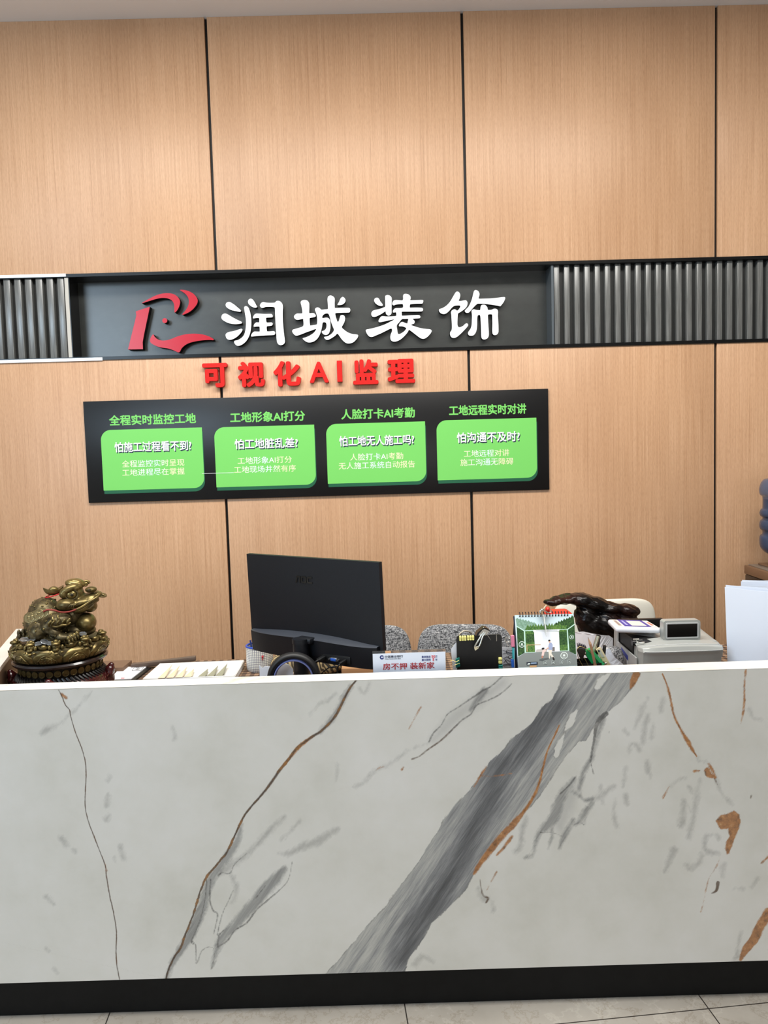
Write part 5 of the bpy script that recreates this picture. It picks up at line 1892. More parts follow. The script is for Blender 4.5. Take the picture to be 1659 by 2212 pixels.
# black plastic bag slumped over the chair back
M_BAG = mat('thin black brown plastic', (38, 24, 20), .2, 0, .6, .25, 1.3)
_n = NT(M_BAG)
_n.bump(_n.noise(_n.coord((14, 14, 60), (0, .5, 0)), 1, 5, .6), .5, .006)
_n.col(_n.ramp(_n.noise(_n.coord(), 7, 3), [(.45, (17, 15, 15)), (.7, (58, 30, 24))]))
b = MB()
YB = -1.02
KB = 2.66 / 1600
for px_, py_, r1, r2, ry, an in ((1182, 1300, 9, 4, .02, 0), (1200, 1298, 20, 9, .03, -16), (1225, 1294, 28, 11, .045, -10), (1255, 1295, 30, 14, .05, 4), (1282, 1303, 34, 15, .05, 10),
                            (1318, 1312, 38, 12, .05, 3), (1352, 1317, 30, 13, .05, 8), (1264, 1332, 24, 30, .05, 0), (1280, 1350, 32, 34, .055, 0), (1312, 1350, 40, 38, .06, 0),
                            (1348, 1352, 32, 36, .055, 0), (1300, 1385, 46, 24, .055, 0), (1335, 1392, 36, 22, .055, 0)):
    p = at(px_, py_, YB)
    b.ell(p, (r1 * KB, ry, r2 * KB), (0, R(an), 0))
bag = blob(b, .0042, 8)
for v in bag.bm.verts:
    q = v.co
    f = mnoise.fractal(Vector((q.x * 9 + q.z * 8, q.y * 12, q.z * 30 + q.x * 16)), 1, 2, 4)
    g = mnoise.fractal(Vector((q.x * 30, q.y * 30, q.z * 70)), 1, 2, 3)
    v.co = q + v.normal * ((.45 - abs(f) * 1.5) * .006 + (.3 - abs(g)) * .0022)
    v.co.z = max(v.co.z, ZW + .0002)
tag(bag.build('plastic_bag', M_BAG, None, 60), 'crumpled black plastic bag lying on the worktop in front of the white chair', 'bag')

# ================================================================== BLACK CLIP BOARD AND CLIPS
M_YEL = mat('pale yellow enamel', (222, 214, 130), .35)
M_TEAL = mat('teal enamel', (30, 122, 112), .35)
M_PINK = mat('pink enamel', (226, 130, 160), .35)
M_CYAN = mat('turquoise enamel', (60, 176, 186), .35)
M_BLUE = mat('blue enamel', (48, 108, 206), .35)
M_STEEL = mat('polished steel', (196, 194, 186), .2, .95)
M_BLKWIRE = mat('black wire', (20, 20, 22), .35, .4)
M_BLACKP = speck('matte black board', (13, 13, 14), (17, 17, 18), .5, 60)
YF = -1.535


def xz(px, py, Y):
    p = at(px, py, Y)
    return (p.x, p.z)


a, b, c = at(986, 1374, YF), at(1084, 1371, YF), at(1040, 1376.5, YF)
x0, x1, zt_ = a.x, b.x, at(1035, 1371.8, YF).z
cb_ = thing('clip_board', 'upright black board with rounded top corners, hung with coloured clips', 'clip board', ((x0 + x1) / 2, YF, ZW))
r = .009
loop = [(x0, ZW), (x1, ZW)] + [(x1 - r + r * sin(t), zt_ - r + r * cos(t)) for t in [pi / 2 - pi / 2 * k / 6 for k in range(7)]] + [(x0 + r - r * sin(t), zt_ - r + r * cos(t)) for t in [pi / 2 * k / 6 for k in range(7)]]
MB().prism(loop, YF, YF + .004).build('board', M_BLACKP, cb_, 30)
MB().quad((x0 + .02, YF + .004, zt_ - .03), (x1 - .02, YF + .004, zt_ - .03), (x1 - .02, YF + .07, ZW), (x0 + .02, YF + .07, ZW)).solid(.002).build('easel_back', M_BLACKP, cb_, 20)
# notes tucked behind its left edge
for pts, yy, m_, lab in (([(974, 1402), (985, 1388), (990, 1388), (992, 1440), (984, 1440)], YF + .006, M_PAPER, 'white note tucked behind the left edge of the black clip board'),
                    ([(977, 1394), (986, 1391), (992, 1391), (992, 1425), (984, 1420)], YF + .009, mat('cream note', (206, 204, 186), .6), 'cream note tucked behind the white one at the black clip board')):
    lp_ = [xz(p[0], p[1], yy) for p in pts]
    lp_[-1] = (lp_[-1][0], ZW + .0002) if m_ is M_PAPER else lp_[-1]
    tag(MB().prism(lp_, yy, yy + .0006).build('note', m_, None, 0), lab, 'note')


def lobed_clip(px, py, label, m, w=16, h=10.5, lobes=3, vertical=False):
    """a small sprung clip with rounded lobes gripping the board edge"""
    t = thing('clip', label, 'clip', tuple(at(px, py, YF)), 0, 'clips on the black board')
    k = (at(px + 20, py, YF).x - at(px, py, YF).x) / 20
    c0 = at(px, py, YF - .003)
    for i in range(lobes):
        mb = MB()
        o_ = (i - (lobes - 1) / 2) * w / lobes
        if vertical:
            mb.sq(c0 + Vector((0, 0, -o_ * k)), (h * k * .5, .006, w * k / lobes * .52), .5, .5, nu=16, nv=10)
        else:
            mb.sq(c0 + Vector((o_ * k, 0, 0)), (w * k / lobes * .44, .006, h * k * .5), .5, .5, nu=16, nv=10)
            mb.ell(c0 + Vector((o_ * k, -.002, -h * k * .36)), (w * k / lobes * .5, .0055, h * k * .16), sub=2)
        mb.build('lobe', m, t, 60)
    return t


lobed_clip(999.5, 1378.5, 'pale yellow clip at the far left of the black board top edge', M_YEL)
lobed_clip(1016.5, 1377.5, 'pale yellow clip on the black board top edge, beside the big bulldog clip', M_YEL)
lobed_clip(1080.5, 1427, 'pale yellow clip low on the right edge of the black board', M_YEL, 14, 8, 2, True)
lobed_clip(1081.5, 1440, 'teal clip at the bottom right corner of the black board', M_TEAL, 9, 9, 2, True)
t = thing('clip', 'big teal clip with gold wires at the lower left edge of the black board', 'clip', tuple(at(989, 1432, YF)), 0, 'clips on the black board')
for q in ([(984.5, 1424), (992.5, 1421), (993, 1432), (985, 1434.5)], [(985, 1436), (993.5, 1434), (994, 1439), (985, 1443)]):
    MB().prism([xz(*p, YF - .006) for p in q], YF - .007, YF - .0005).build('blade', M_TEAL, t, 20)
M_GOLDW = mat('gold wire', (206, 186, 120), .25, .9)
for q in ([(992, 1426), (985, 1430), (978, 1426), (972, 1428)], [(993, 1433), (983, 1436), (979, 1440)], [(979, 1431), (975, 1435)]):
    MB().tube([at(*p, YF - .0085) for p in q], .0008, 6).build('wire', M_GOLDW, t, 60)
# bulldog clip
t = thing('bulldog_clip', 'large black and silver bulldog clip gripping the black board top edge', 'clip', tuple(at(1045, 1365, YF)))
MB().prism([xz(*p, YF - .012) for p in ((1028, 1373.5), (1032, 1366), (1044, 1356), (1052, 1357), (1058, 1361.5), (1055, 1364), (1044, 1359.5), (1036, 1367), (1032, 1373))], YF - .013, YF + .016).build('spine', mat('black enamel', (18, 17, 18), .25, .2), t, 30)
MB().prism([xz(*p, YF - .015) for p in ((1033, 1372.6), (1042, 1360.5), (1047, 1358.5), (1057, 1363), (1051, 1372.2))], YF - .0155, YF - .0135).build('jaw', M_STEEL, t, 20)
for q in ([(1046, 1366), (1040, 1372), (1026, 1395), (1025, 1398)], [(1049, 1367), (1043, 1374), (1036, 1395), (1030, 1398)]):
    MB().tube([at(*p, YF - .0175) for p in q], [.0022, .0026, .0028, .0024] * 1, 8).build('arm', M_STEEL, t, 60)
MB().prism([xz(*p, YF - .018) for p in ((1024, 1395.5), (1035, 1396), (1033.5, 1400.5), (1026.5, 1405.5), (1024.5, 1401))], YF - .0185, YF - .017).build('arm_tip', mat('champagne metal', (206, 198, 170), .25, .8), t, 20)
MB().ell(at(1044.5, 1356, YF - .014), (.0016, .0016, .0016)).build('rivet', M_STEEL, t, 60)
tag(MB().tube([at(1053, 1372, YF - .003), at(1057, 1378, YF - .003), at(1060.5, 1383, YF - .003)], [.0009, .0008, .0004], 6).build('pin', M_STEEL, None, 60), 'thin slanted silver pin stuck on the black board beside the bulldog clip', 'pin', 'pins on the black board')
tag(MB().tube([at(1072.5, 1371, YF - .003), at(1072.6, 1378, YF - .003), at(1072.8, 1385, YF - .003)], [.0007, .0012, .0007], 6).build('pin', M_STEEL, None, 60), 'upright silver hairpin near the right corner of the black board', 'pin', 'pins on the black board')
# white cord hanging over the tweed chair
tag(MB().tube([at(989, 1378, -.78), at(993, 1370, -.785), at(999, 1364.5, -.785), at(1004, 1363, -.775), at(1012, 1364, -.74), at(1019, 1368, -.70)], .0028, 8, smooth=4).build('cord', mat('cream cord', (222, 214, 196), .6), None, 60),
    'cream cord looped over the top of the tweed chair', 'cord')
# doodled card and coloured clips on the calendar's left edge
YD = -1.50
cdk = thing('note_card', 'white card with black doodle lines between the black board and the calendar', 'card', (at(1097, 1430, YD).x, YD, ZW))
p0, p1 = xz(1083, 1398, YD), xz(1112, 1399, YD)
MB().prism([(p0[0], ZW), p0, p1, (p1[0] + .001, ZW)], YD, YD + .0008).build('sheet', M_PAPER, cdk, 0)
k_ = MB()
for q in ([(1086, 1404), (1098, 1408), (1109, 1411)], [(1086, 1412), (1096, 1409), (1108, 1414)], [(1087, 1422), (1095, 1418), (1106, 1424)], [(1088, 1431), (1094, 1424), (1101, 1428), (1108, 1424)], [(1085, 1436), (1096, 1434), (1109, 1436)]):
    k_.tube([at(*p, YD - .0004) for p in q], .00045, 4)
k_.build('doodle_lines', mat('grey ink', (90, 90, 104), .6), cdk, 0)


def binder(label, m, pts, wires, wm, Y=-1.535):
    t = thing('binder_clip', label, 'clip', tuple(at(*pts[0], Y)), 0, 'binder clips on the calendar edge')
    MB().prism([xz(*p, Y) for p in pts], Y, Y + .012).build('spine', m, t, 20)
    for q in wires:
        MB().tube([at(*p, Y + .004) for p in q], .0009, 6, smooth=3).build('wire', wm, t, 60)
    return t


binder('pink binder clip with silver wires, uppermost on the calendar edge', M_PINK, [(1104.5, 1374.5), (1111, 1373.5), (1112, 1397), (1105, 1397)],
       [[(1105, 1380), (1098, 1379), (1094, 1376.5), (1091.5, 1379), (1093, 1385), (1094.5, 1388)], [(1105, 1387), (1099, 1386.5), (1095, 1387), (1096, 1391), (1099, 1395)]], M_STEEL)
binder('turquoise binder clip with black wires, middle one on the calendar edge', M_CYAN, [(1107, 1400), (1111, 1400), (1111.5, 1424), (1107.5, 1424)],
       [[(1107.5, 1405), (1101, 1406), (1096, 1404), (1094, 1408), (1096, 1413), (1100, 1413), (1107.5, 1412)], [(1107.5, 1417), (1101, 1416), (1098, 1419), (1100, 1423), (1104, 1421), (1107.5, 1419)]], M_BLKWIRE)
binder('blue binder clip with black wires, lowest on the calendar edge', M_BLUE, [(1104.5, 1427), (1110, 1425), (1111, 1442), (1105.5, 1442)],
       [[(1105, 1434), (1097, 1433), (1093, 1428), (1090, 1424)], [(1105, 1437), (1094, 1438), (1086, 1436)], [(1105, 1440.5), (1095, 1441), (1088, 1440)]], M_BLKWIRE)

# ================================================================== DESK CALENDAR
YC0, YC1 = -1.555, -1.505                     # foot and top of the front page
cal = thing('desk_calendar', 'spiral bound desk calendar with a printed forest and living room picture', 'calendar', (at(1180, 1440, YC0).x, YC0, ZW))
TLc, TRc = at(1111.5, 1328.8, YC1), at(1239, 1326, YC1)
BLc, BRc = at(1119.5, 1441, YC0), at(1247, 1437, YC0)


def cpt(u, v, off=0.0):
    """u to the right, v upward over the visible page (v=0 at the ledge line)"""
    p = (TLc * (1 - u) + TRc * u) * v + (BLc * (1 - u) + BRc * u) * (1 - v)
    return p + CN * off


ex = (TRc - TLc).normalized()
ez = (TLc - BLc).normalized()
CN = ex.cross(ez).normalized()
if CN.y > 0:
    CN = -CN
v0 = (ZW - BLc.z) / (TLc.z - BLc.z)           # the page runs on down behind the ledge
M_BLUEG = mat('dark grey blue card', (36, 42, 56), .5)
MB().quad(cpt(0, v0), cpt(1, v0), cpt(1, 1), cpt(0, 1)).solid(.0012).build('page', mat('pale print paper', (198, 214, 216), .35), cal, 0)
bt = [cpt(0, 1, -.003), cpt(1, 1, -.003)]
MB().quad(bt[0] + Vector((-.001, .002, -.004)), bt[1] + Vector((0, .002, -.004)), Vector((bt[1].x, YC1 + .075, ZW)), Vector((bt[0].x - .004, YC1 + .075, ZW))).solid(.0022).build('easel_back', M_BLUEG, cal, 0)
MB().quad(cpt(-.012, v0, -.0035), cpt(1, v0, -.0035), cpt(1, .985, -.0035), cpt(-.02, .985, -.0035)).solid(.0016).build('backing_card', M_BLUEG, cal, 0)


def flat(poly, off, dth=.00006):
    """printed shape lying on the page"""
    lp_ = [(a * 10, b * 10) for a, b in poly]
    bm = poly_bm([lp_], 0, .1)
    for v in bm.verts:
        v.co = cpt(v.co.x / 10, v.co.z / 10, off - v.co.y * dth * 10)
    bmesh.ops.recalc_face_normals(bm, faces=list(bm.faces))
    m = MB()
    m.bm.free()
    m.bm = bm
    return m


# the page as seen in the enlarged view: u = (x-205)/1175 .. , v = 1-(y-255)/1030
def pv(x, y):
    v = 1 - (y - (258 - 20 * (x - 205) / 1170)) / 1030
    u = (x - (203 + 75 * (1 - v))) / 1170
    return (u, v)


def pic(pts, off, m, name, par=cal):
    return flat([pv(*p) for p in pts], off).build(name, m, par, 0)


M_SKY = mat('print pale sky', (196, 216, 222), .35)
M_FOR0 = speck('print misty forest', (106, 140, 118), (136, 166, 150), .4, 160)
M_FOR1 = speck('print mid forest', (52, 92, 44), (98, 134, 62), .4, 260, lo=.4, hi=.6)
M_FOR2 = speck('print dark forest', (26, 58, 30), (62, 96, 48), .4, 260, lo=.4, hi=.62)
M_FLR = mat('print grey floor', (128, 134, 132), .35)
M_SCR = mat('print white screen', (226, 230, 238), .35)
M_GLS = mat('print mint glass edge', (188, 220, 206), .35)
rr = random.Random(3)


def jag(xa, ya, xb, yb, n, amp):
    out = []
    for i in range(n + 1):
        t = i / n
        out.append((xa + (xb - xa) * t, ya + (yb - ya) * t - (amp * (.5 + rr.random() * .5) if i % 2 else 0)))
    return out


pic([(212, 258), (1372, 238), (1390, 470), (1240, 560), (420, 575), (240, 480)], .0001, M_SKY, 'picture_sky')
pic([(225, 330)] + jag(235, 330, 620, 430, 14, 40) + [(640, 560), (420, 575), (245, 470)], .0002, M_FOR0, 'picture_misty_trees')
pic([(1375, 290)] + jag(1368, 295, 1000, 450, 14, 45) + [(1000, 560), (1240, 550), (1390, 450)], .0002, M_FOR2, 'picture_right_slope')
pic(jag(440, 500, 1130, 470, 26, 70) + [(1240, 470), (1240, 560), (400, 575)], .0003, M_FOR1, 'picture_near_trees')
pic([(245, 470), (405, 580), (420, 1000), (275, 1080)], .0003, M_FOR2, 'picture_left_forest')
pic([(1240, 555), (1392, 460), (1425, 1060), (1275, 980)], .0003, M_FOR2, 'picture_right_forest')
pic([(405, 575), (1245, 555), (1270, 985), (425, 995)], .0003, M_FOR1, 'picture_back_forest')
pic([(430, 640), (600, 640), (610, 800), (440, 820)], .00035, M_FOR2, 'picture_back_shade')
pic([(1085, 600), (1240, 590), (1250, 860), (1095, 870)], .00035, M_FOR2, 'picture_back_shade')
pic([(270, 1095), (430, 1000), (1270, 975), (1432, 1075), (1445, 1270), (280, 1290)], .0004, M_FLR, 'picture_floor')
for q in ([(238, 468), (408, 572), (402, 590), (240, 490)], [(1392, 440), (1248, 545), (1250, 566), (1392, 462)], [(388, 575), (412, 572), (432, 1000), (404, 1000)], [(1238, 552), (1258, 552), (1290, 980), (1264, 980)],
          [(405, 566), (1245, 545), (1245, 556), (405, 580)], [(405, 1000), (1285, 972), (1285, 982), (405, 1012)]):
    pic(q, .0005, M_GLS, 'picture_glass_edge')
pic([(590, 600), (1082, 590), (1100, 990), (612, 1000)], .0006, M_SCR, 'picture_screen')
pic([(572, 560), (1090, 548), (1090, 582), (574, 600)], .0007, M_SCR, 'picture_screen_case')
pic([(620, 572), (1050, 562), (1050, 572), (620, 582)], .0008, mat('print grey', (170, 174, 178), .4), 'picture_screen_slot')
pic([(445, 985), (440, 850), (720, 845), (720, 860), (455, 866), (462, 985)], .0008, mat('print brass rail', (186, 158, 112), .4), 'picture_rail')
pic([(625, 1000), (640, 945), (850, 935), (850, 995)], .0008, mat('print sofa', (186, 180, 176), .4), 'picture_sofa')
pic([(950, 985), (955, 905), (998, 905), (1000, 985)], .0008, mat('print side table', (116, 108, 104), .4), 'picture_side_table')
# printed father and child
SKN, HAIR = mat('print skin', (214, 172, 150), .4), mat('print dark hair', (34, 26, 26), .4)
pic([(700, 1140), (870, 1110), (915, 1120), (760, 1175), (690, 1160)], .0008, mat('print floor shade', (92, 96, 96), .4), 'picture_rug')
pic([(880, 850), (895, 820), (930, 812), (955, 850), (958, 920), (945, 960), (875, 955), (870, 900)], .0010, mat('print blue shirt', (152, 162, 194), .4), 'picture_shirt')
pic([(868, 940), (948, 945), (935, 1030), (990, 1110), (960, 1130), (905, 1060), (905, 1130), (885, 1130), (880, 1040)], .0009, mat('print cream trousers', (222, 214, 200), .4), 'picture_trousers')
pic([(875, 780), (910, 775), (915, 815), (890, 822)], .0010, SKN, 'picture_face')
pic([(868, 785), (872, 760), (905, 755), (915, 775), (905, 785)], .0011, HAIR, 'picture_hair')
pic([(950, 1100), (975, 1095), (1000, 1150), (985, 1175), (965, 1150)], .0011, HAIR, 'picture_shoe')
pic([(880, 905), (850, 915), (810, 960), (830, 955), (885, 925)], .0012, SKN, 'picture_arm')
pic([(765, 950), (810, 940), (830, 970), (795, 1010), (785, 1075), (735, 1070), (750, 1000)], .0010, mat('print pink dress', (222, 196, 190), .4), 'picture_dress')
pic([(735, 940), (750, 915), (790, 910), (795, 940), (765, 955)], .0011, HAIR, 'picture_hair')
pic([(740, 1075), (770, 1075), (765, 1120), (738, 1120)], .0010, mat('print tan boot', (190, 128, 106), .4), 'picture_boot')
# round and square icons
M_ICON = mat('print white icon', (224, 234, 228), .4)
for cx, cy, r in ((348, 845, 62), (1335, 708, 44), (1185, 1075, 72)):
    q = flat([pv(cx + r * cos(t), cy + r * sin(t)) for t in [2 * pi * k / 32 for k in range(32)]], .0012)
    q.build('picture_icon_ring', M_ICON, cal, 0)
    ii = mat('print icon green', (56, 92, 62), .4) if cy < 1000 else mat('print icon grey', (140, 146, 142), .4)
    pic([(cx + r * .84 * cos(t), cy + r * .84 * sin(t)) for t in [2 * pi * k / 32 for k in range(32)]], .0014, ii, 'picture_icon_fill')
    pic([(cx + r * .3 * cos(t), cy - r * .08 + r * .3 * sin(t)) for t in [2 * pi * k / 20 for k in range(20)]], .0016, M_ICON, 'picture_icon_mark')
    pic([(cx - r * .6, cy + r * .38), (cx + r * .6, cy + r * .38), (cx + r * .6, cy + r * .46), (cx - r * .6, cy + r * .46)], .0016, M_ICON, 'picture_icon_mark')
for k, cx in enumerate((810, 970, 1130, 1288)):
    cy = 1208 - 4 * k
    q = MB()
    q.tube([cpt(*pv(cx + a * 30, cy + b * 30), .0009) for a, b in ((-1, -1), (1, -1), (1, 1), (-1, 1))], .00035, 4, True)
    q.build('picture_square_icon', M_ICON, cal, 0)
    pic([(cx - 12, cy + 8), (cx, cy - 12), (cx + 12, cy + 8)], .0010, M_ICON, 'picture_icon_mark')
pic([(440, 1195), (660, 1188), (664, 1245), (445, 1252)], .0010, mat('print dark truck', (44, 50, 62), .4), 'picture_caption_block')
pic([(470, 1215), (520, 1212), (500, 1240), (455, 1242)], .0011, M_ICON, 'picture_caption_mark')
pic([(530, 1205), (640, 1202), (640, 1222), (530, 1228)], .0011, mat('print light blue', (150, 176, 206), .4), 'picture_caption_mark')
pic([(500, 1262), (645, 1258), (640, 1290), (505, 1292)], .0010, mat('print tan', (196, 152, 104), .4), 'picture_caption_base')
for k in range(17):
    u = .088 + .0505 * k
    pts = []
    for q in range(14):
        t = R(-60 + 300 * q / 13)
        pts.append(cpt(u, 1) + Vector((0, -.0012 - .0042 * sin(t) + .002, .0005 + .0078 * cos(t) * (1 if cos(t) > 0 else .8))))
    MB().tube(pts, .00125, 6).build('spiral_ring', mat('brown black wire', (38, 26, 24), .35, .3), cal, 60)
    c = cpt(u, .966, .00025)
    MB().ell(c, (.0022, .0004, .0032), sub=2).build('punch_hole', M_BLUEG, cal, 0)
# crystal charm hanging over the calendar
ch = thing('crystal_charm', 'clear crystal charm with a silver clasp hanging over the calendar top', 'charm', tuple(at(1174, 1326, YC1 - .012)))
M_GLASS = mat('clear crystal', (250, 250, 244), .03, 0, .6, .9, 1.5)
pts = [at(1173, 1327, YC1 - .012), at(1175, 1342, YC1 - .016), at(1177.5, 1355, YC1 - .022), at(1178.5, 1366, YC1 - .026), at(1180, 1375, YC1 - .031)]
MB().tube(pts, [.0042, .0040, .0034, .0022, .0008], 6).build('crystal_drop', M_GLASS, ch, 0)
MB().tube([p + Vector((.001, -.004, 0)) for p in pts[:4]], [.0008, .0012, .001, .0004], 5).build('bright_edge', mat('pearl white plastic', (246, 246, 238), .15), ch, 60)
MB().ell(at(1171, 1317, YC1 - .008), (.006, .005, .004)).ell(at(1167, 1321, YC1 - .008), (.004, .004, .004)).tube([at(1166, 1325, YC1 - .01), at(1170, 1316, YC1 - .01), at(1177, 1320, YC1 - .01), at(1187, 1324, YC1 - .006), at(1191, 1320, YC1 - .006), at(1188, 1317, YC1 - .006)], .0017, 8, smooth=3).build('silver_clasp', M_STEEL, ch, 60)
MB().tube([at(1173, 1320, YC1 - .006), at(1176, 1312, YC1), at(1180, 1308, YC1 + .006)], .0016, 8).build('strap', mat('beige strap', (206, 186, 164), .6), ch, 60)
# red pouch seen under the bag, above the calendar
p0, p1 = at(1181, 1316, -1.36), at(1236, 1327, -1.36)
tag(MB().box(p0.x, p1.x, -1.38, -1.30, ZW, at(1200, 1322, -1.36).z, .012).ell(at(1183, 1316.5, -1.36), (.007, .01, .009)).build('red_pouch', mat('red plastic film', (206, 46, 34), .3), None, 50),
    'bright red pouch standing behind the calendar top edge', 'pouch')

# ================================================================== PEN CUP AND STATIONERY
YP = -1.50
pcx = at(1272, 1440, YP).x
cup = thing('pen_cup', 'black oval pen cup full of stationery right of the calendar', 'pen cup', (pcx, YP, ZW))
zc = at(1258, 1428, YP).z
local(cup, MB().lathe([(0, 0), (.034, 0), (.036, .004), (.037, zc - ZW), (.034, zc - ZW), (.033, .006), (0, .006)], seg=40, sx=1.25, sy=.9)).build('cup_wall', M_BLACKP, cup, 40)


def held(name, label, cat, m, build):
    t = build
    return tag(t.build(name, m, None, 40), label, cat)


GB = mat('bright green plastic', (28, 150, 82), .3)
t = thing('stapler', 'bright green stapler sticking out of the pen cup', 'stapler', tuple(at(1285, 1430, YP - .02)))
Yg = YP - .022
MB().prism([xz(*p, Yg) for p in ((1263.5, 1412), (1268, 1405), (1278, 1401), (1290, 1414), (1306, 1434), (1300, 1442), (1284, 1442))], Yg, Yg + .014).build('body', GB, t, 20)
MB().prism([xz(*p, Yg - .001) for p in ((1273, 1404), (1278, 1401), (1306, 1434), (1302, 1437), (1293, 1430))], Yg - .0025, Yg - .0001).build('painted_highlight', mat('green plastic highlight', (66, 186, 116), .25), t, 20)  # highlight on the stapler body, put in as a lighter green strip
MB().sq(at(1308, 1433, Yg), (.0035, .005, .0035), .6, .6).build('pivot', M_STEEL, t, 60)
MB().sq(at(1263, 1411, Yg), (.004, .005, .005), .6, .6).build('nose', M_STEEL, t, 60)
t = thing('pencil', 'sharpened brown pencil leaning in the pen cup', 'pencil', tuple(at(1280, 1410, YP - .04)))
pa, pb = at(1288, 1445, YP - .034), at(1275, 1391, YP - .042)
MB().cyl(pa, pb, .0044, .0042, 6).build('shaft', mat('pencil wood brown', (170, 128, 98), .5), t, 20)
pt2 = at(1270.8, 1379, YP - .044)
MB().cyl(pb, pt2, .0042, .0009, 12).build('sharpened_cone', mat('cut wood', (186, 148, 120), .6), t, 40)
MB().cyl(pt2, at(1270.2, 1376, YP - .0445), .0011, .0003, 8).build('lead', mat('graphite', (50, 46, 48), .4), t, 40)
t = thing('marker_pen', 'silver barrelled marker with black back standing in the pen cup', 'pen', tuple(at(1288, 1390, YP)))
pa, pb = at(1280, 1412, YP - .004), at(1292, 1373.5, YP - .004)
MB().cyl(pa, pb, .0062, .0062, 24).build('barrel', mat('champagne silver', (186, 184, 166), .25, .7), t, 40)
MB().cyl(pb, at(1292.6, 1371.5, YP - .004), .0058, .0052, 20).build('cap_end', M_BLACKP, t, 40)
MB().bar(at(1287, 1420, YP + .006), at(1295, 1372.5, YP + .004), .011, .008, .002).build('black_back', M_BLACKP, t, 40)
t = thing('cutter', 'cream utility cutter leaning on the green stapler', 'cutter', tuple(at(1302, 1415, YP - .012)))
Yk = YP - .012
MB().prism([xz(*p, Yk) for p in ((1288, 1403.5), (1295, 1399), (1299, 1400), (1319, 1436), (1312, 1442), (1306, 1436))], Yk, Yk + .009).build('handle', mat('cream plastic', (232, 216, 176), .35), t, 20)
MB().prism([xz(*p, Yk) for p in ((1293, 1404), (1296, 1402.5), (1306, 1419), (1299, 1419))], Yk - .0008, Yk + .0001).build('window', mat('pale grey window', (196, 198, 190), .2), t, 20)
MB().prism([xz(*p, Yk) for p in ((1291, 1405), (1294, 1403.5), (1296, 1407), (1293, 1408.5))], Yk - .0012, Yk - .0002).build('slider', mat('navy slider', (34, 42, 62), .4), t, 20)
tag(MB().bar(at(1302, 1440, YP + .016), at(1306, 1394, YP + .014), .016, .010, .003).build('black_marker', M_BLACKP, None, 40), 'thick black marker behind the cream cutter in the pen cup', 'pen')
# folded glasses with gold rims
t = thing('glasses', 'dark lensed glasses with thin gold rims hooked in the pen cup', 'glasses', tuple(at(1262, 1420, YP - .04)))
Yq = YP - .036
rim_ = [at(*p, Yq) for p in ((1246.5, 1402), (1252, 1397), (1260, 1398.5), (1270, 1404), (1278, 1413), (1282, 1424), (1282, 1440))]
MB().tube(rim_, .0010, 8, smooth=4).build('gold_rim', M_GOLDW, t, 60)
MB().tube([at(*p, Yq) for p in ((1246.5, 1402), (1246.5, 1410), (1250, 1422), (1256, 1434), (1260, 1440))], .0009, 8, smooth=4).build('gold_rim', M_GOLDW, t, 60)
MB().tube([at(*p, Yq + .004) for p in ((1252, 1406), (1258, 1415), (1266, 1428), (1272, 1440))], .0008, 8, smooth=3).build('gold_temple', M_GOLDW, t, 60)
MB().prism([xz(*p, Yq) for p in ((1247.5, 1403), (1252, 1399), (1259, 1401), (1266, 1406), (1262, 1416), (1258, 1428), (1252, 1420), (1248, 1410))], Yq + .0006, Yq + .002).build('dark_lens', mat('smoky lens', (40, 34, 30), .1, 0, .6), t, 20)
# black brush bristles
t = MB()
for k in range(14):
    x = 1246 + k * 1.35
    t.tube([at(x + 3, 1400, YP + .03), at(x, 1387 + .5 * abs(k - 3) + (k % 3), YP + .032)], [.0012, .0005], 5)
t.bar(at(1247, 1404, YP + .03), at(1266, 1404, YP + .03), .014, .014, .004)
tag(t.build('brush', mat('dark bristle', (46, 40, 56), .6), None, 40), 'dark bristled brush between the calendar and the glasses', 'brush')


def sheet(name, label, pts, Y, m, cat='paper', curl=.02, th=.0006):
    """paper sheet standing behind: outline in the picture, gently curled in depth"""
    lp_ = [xz(*p, Y) for p in pts]
    bm = poly_bm([lp_], Y, Y + th)
    bmesh.ops.subdivide_edges(bm, edges=list(bm.edges), cuts=2, use_grid_fill=True)
    cx_ = sum(p[0] for p in lp_) / len(lp_)
    for v in bm.verts:
        v.co.z = max(v.co.z, ZW + .0002)
        v.co.y += curl * 8 * (v.co.x - cx_) ** 2 / .03 + .18 * (v.co.z - ZW) * .3
    m_ = MB()
    m_.bm.free()
    m_.bm = bm
    return tag(m_.build(name, m, None, 0), label, cat)


def base_pts(pts, Y):
    return pts


zb0 = 1482                                   # below the ledge line: foot of the sheets on the worktop
sheet('paper_sheet', 'white paper sheet propped up under the black bag behind the pen cup', [(1243, 1371), (1262, 1366.5), (1280, 1369), (1300, 1373), (1320, 1376), (1330, 1383), (1327, 1465), (1243, 1468)], -1.22, M_PAPER)
sheet('paper_sheet', 'small white sheet lying between the cutter and the silver counting machine', [(1300, 1408), (1318, 1402), (1328, 1420), (1348, 1436), (1355, 1452), (1300, 1455)], -1.40, M_PAPERB)
tw = MB().sq((at(1322, 1425, -1.30).x, -1.30, ZW + .0535), (.034, .03, .053), .5, .5)
tag(tw.build('woven_pad', M_TWEED, None, 60), 'grey tweed pad standing left of the silver counting machine', 'pad')

# ================================================================== MONEY COUNTER
YM = -1.41
mcx0, mcx1 = at(1381.5, 1430, YM).x, at(1562, 1426, YM).x
mc = thing('money_counter', 'silver banknote counting machine with a small display on top', 'money counter', ((mcx0 + mcx1) / 2, YM, ZW))
M_MCS = mat('silver painted plastic', (164, 166, 162), .32, .15)
M_MCL = mat('light silver plastic', (196, 198, 198), .32, .3)
M_MCD = mat('black machine interior', (15, 15, 16), .45)
z1 = at(1389, 1398, YM).z                     # shoulder line
zlo = at(1384, 1408, YM).z
zmid = at(1470, 1392.5, YM).z
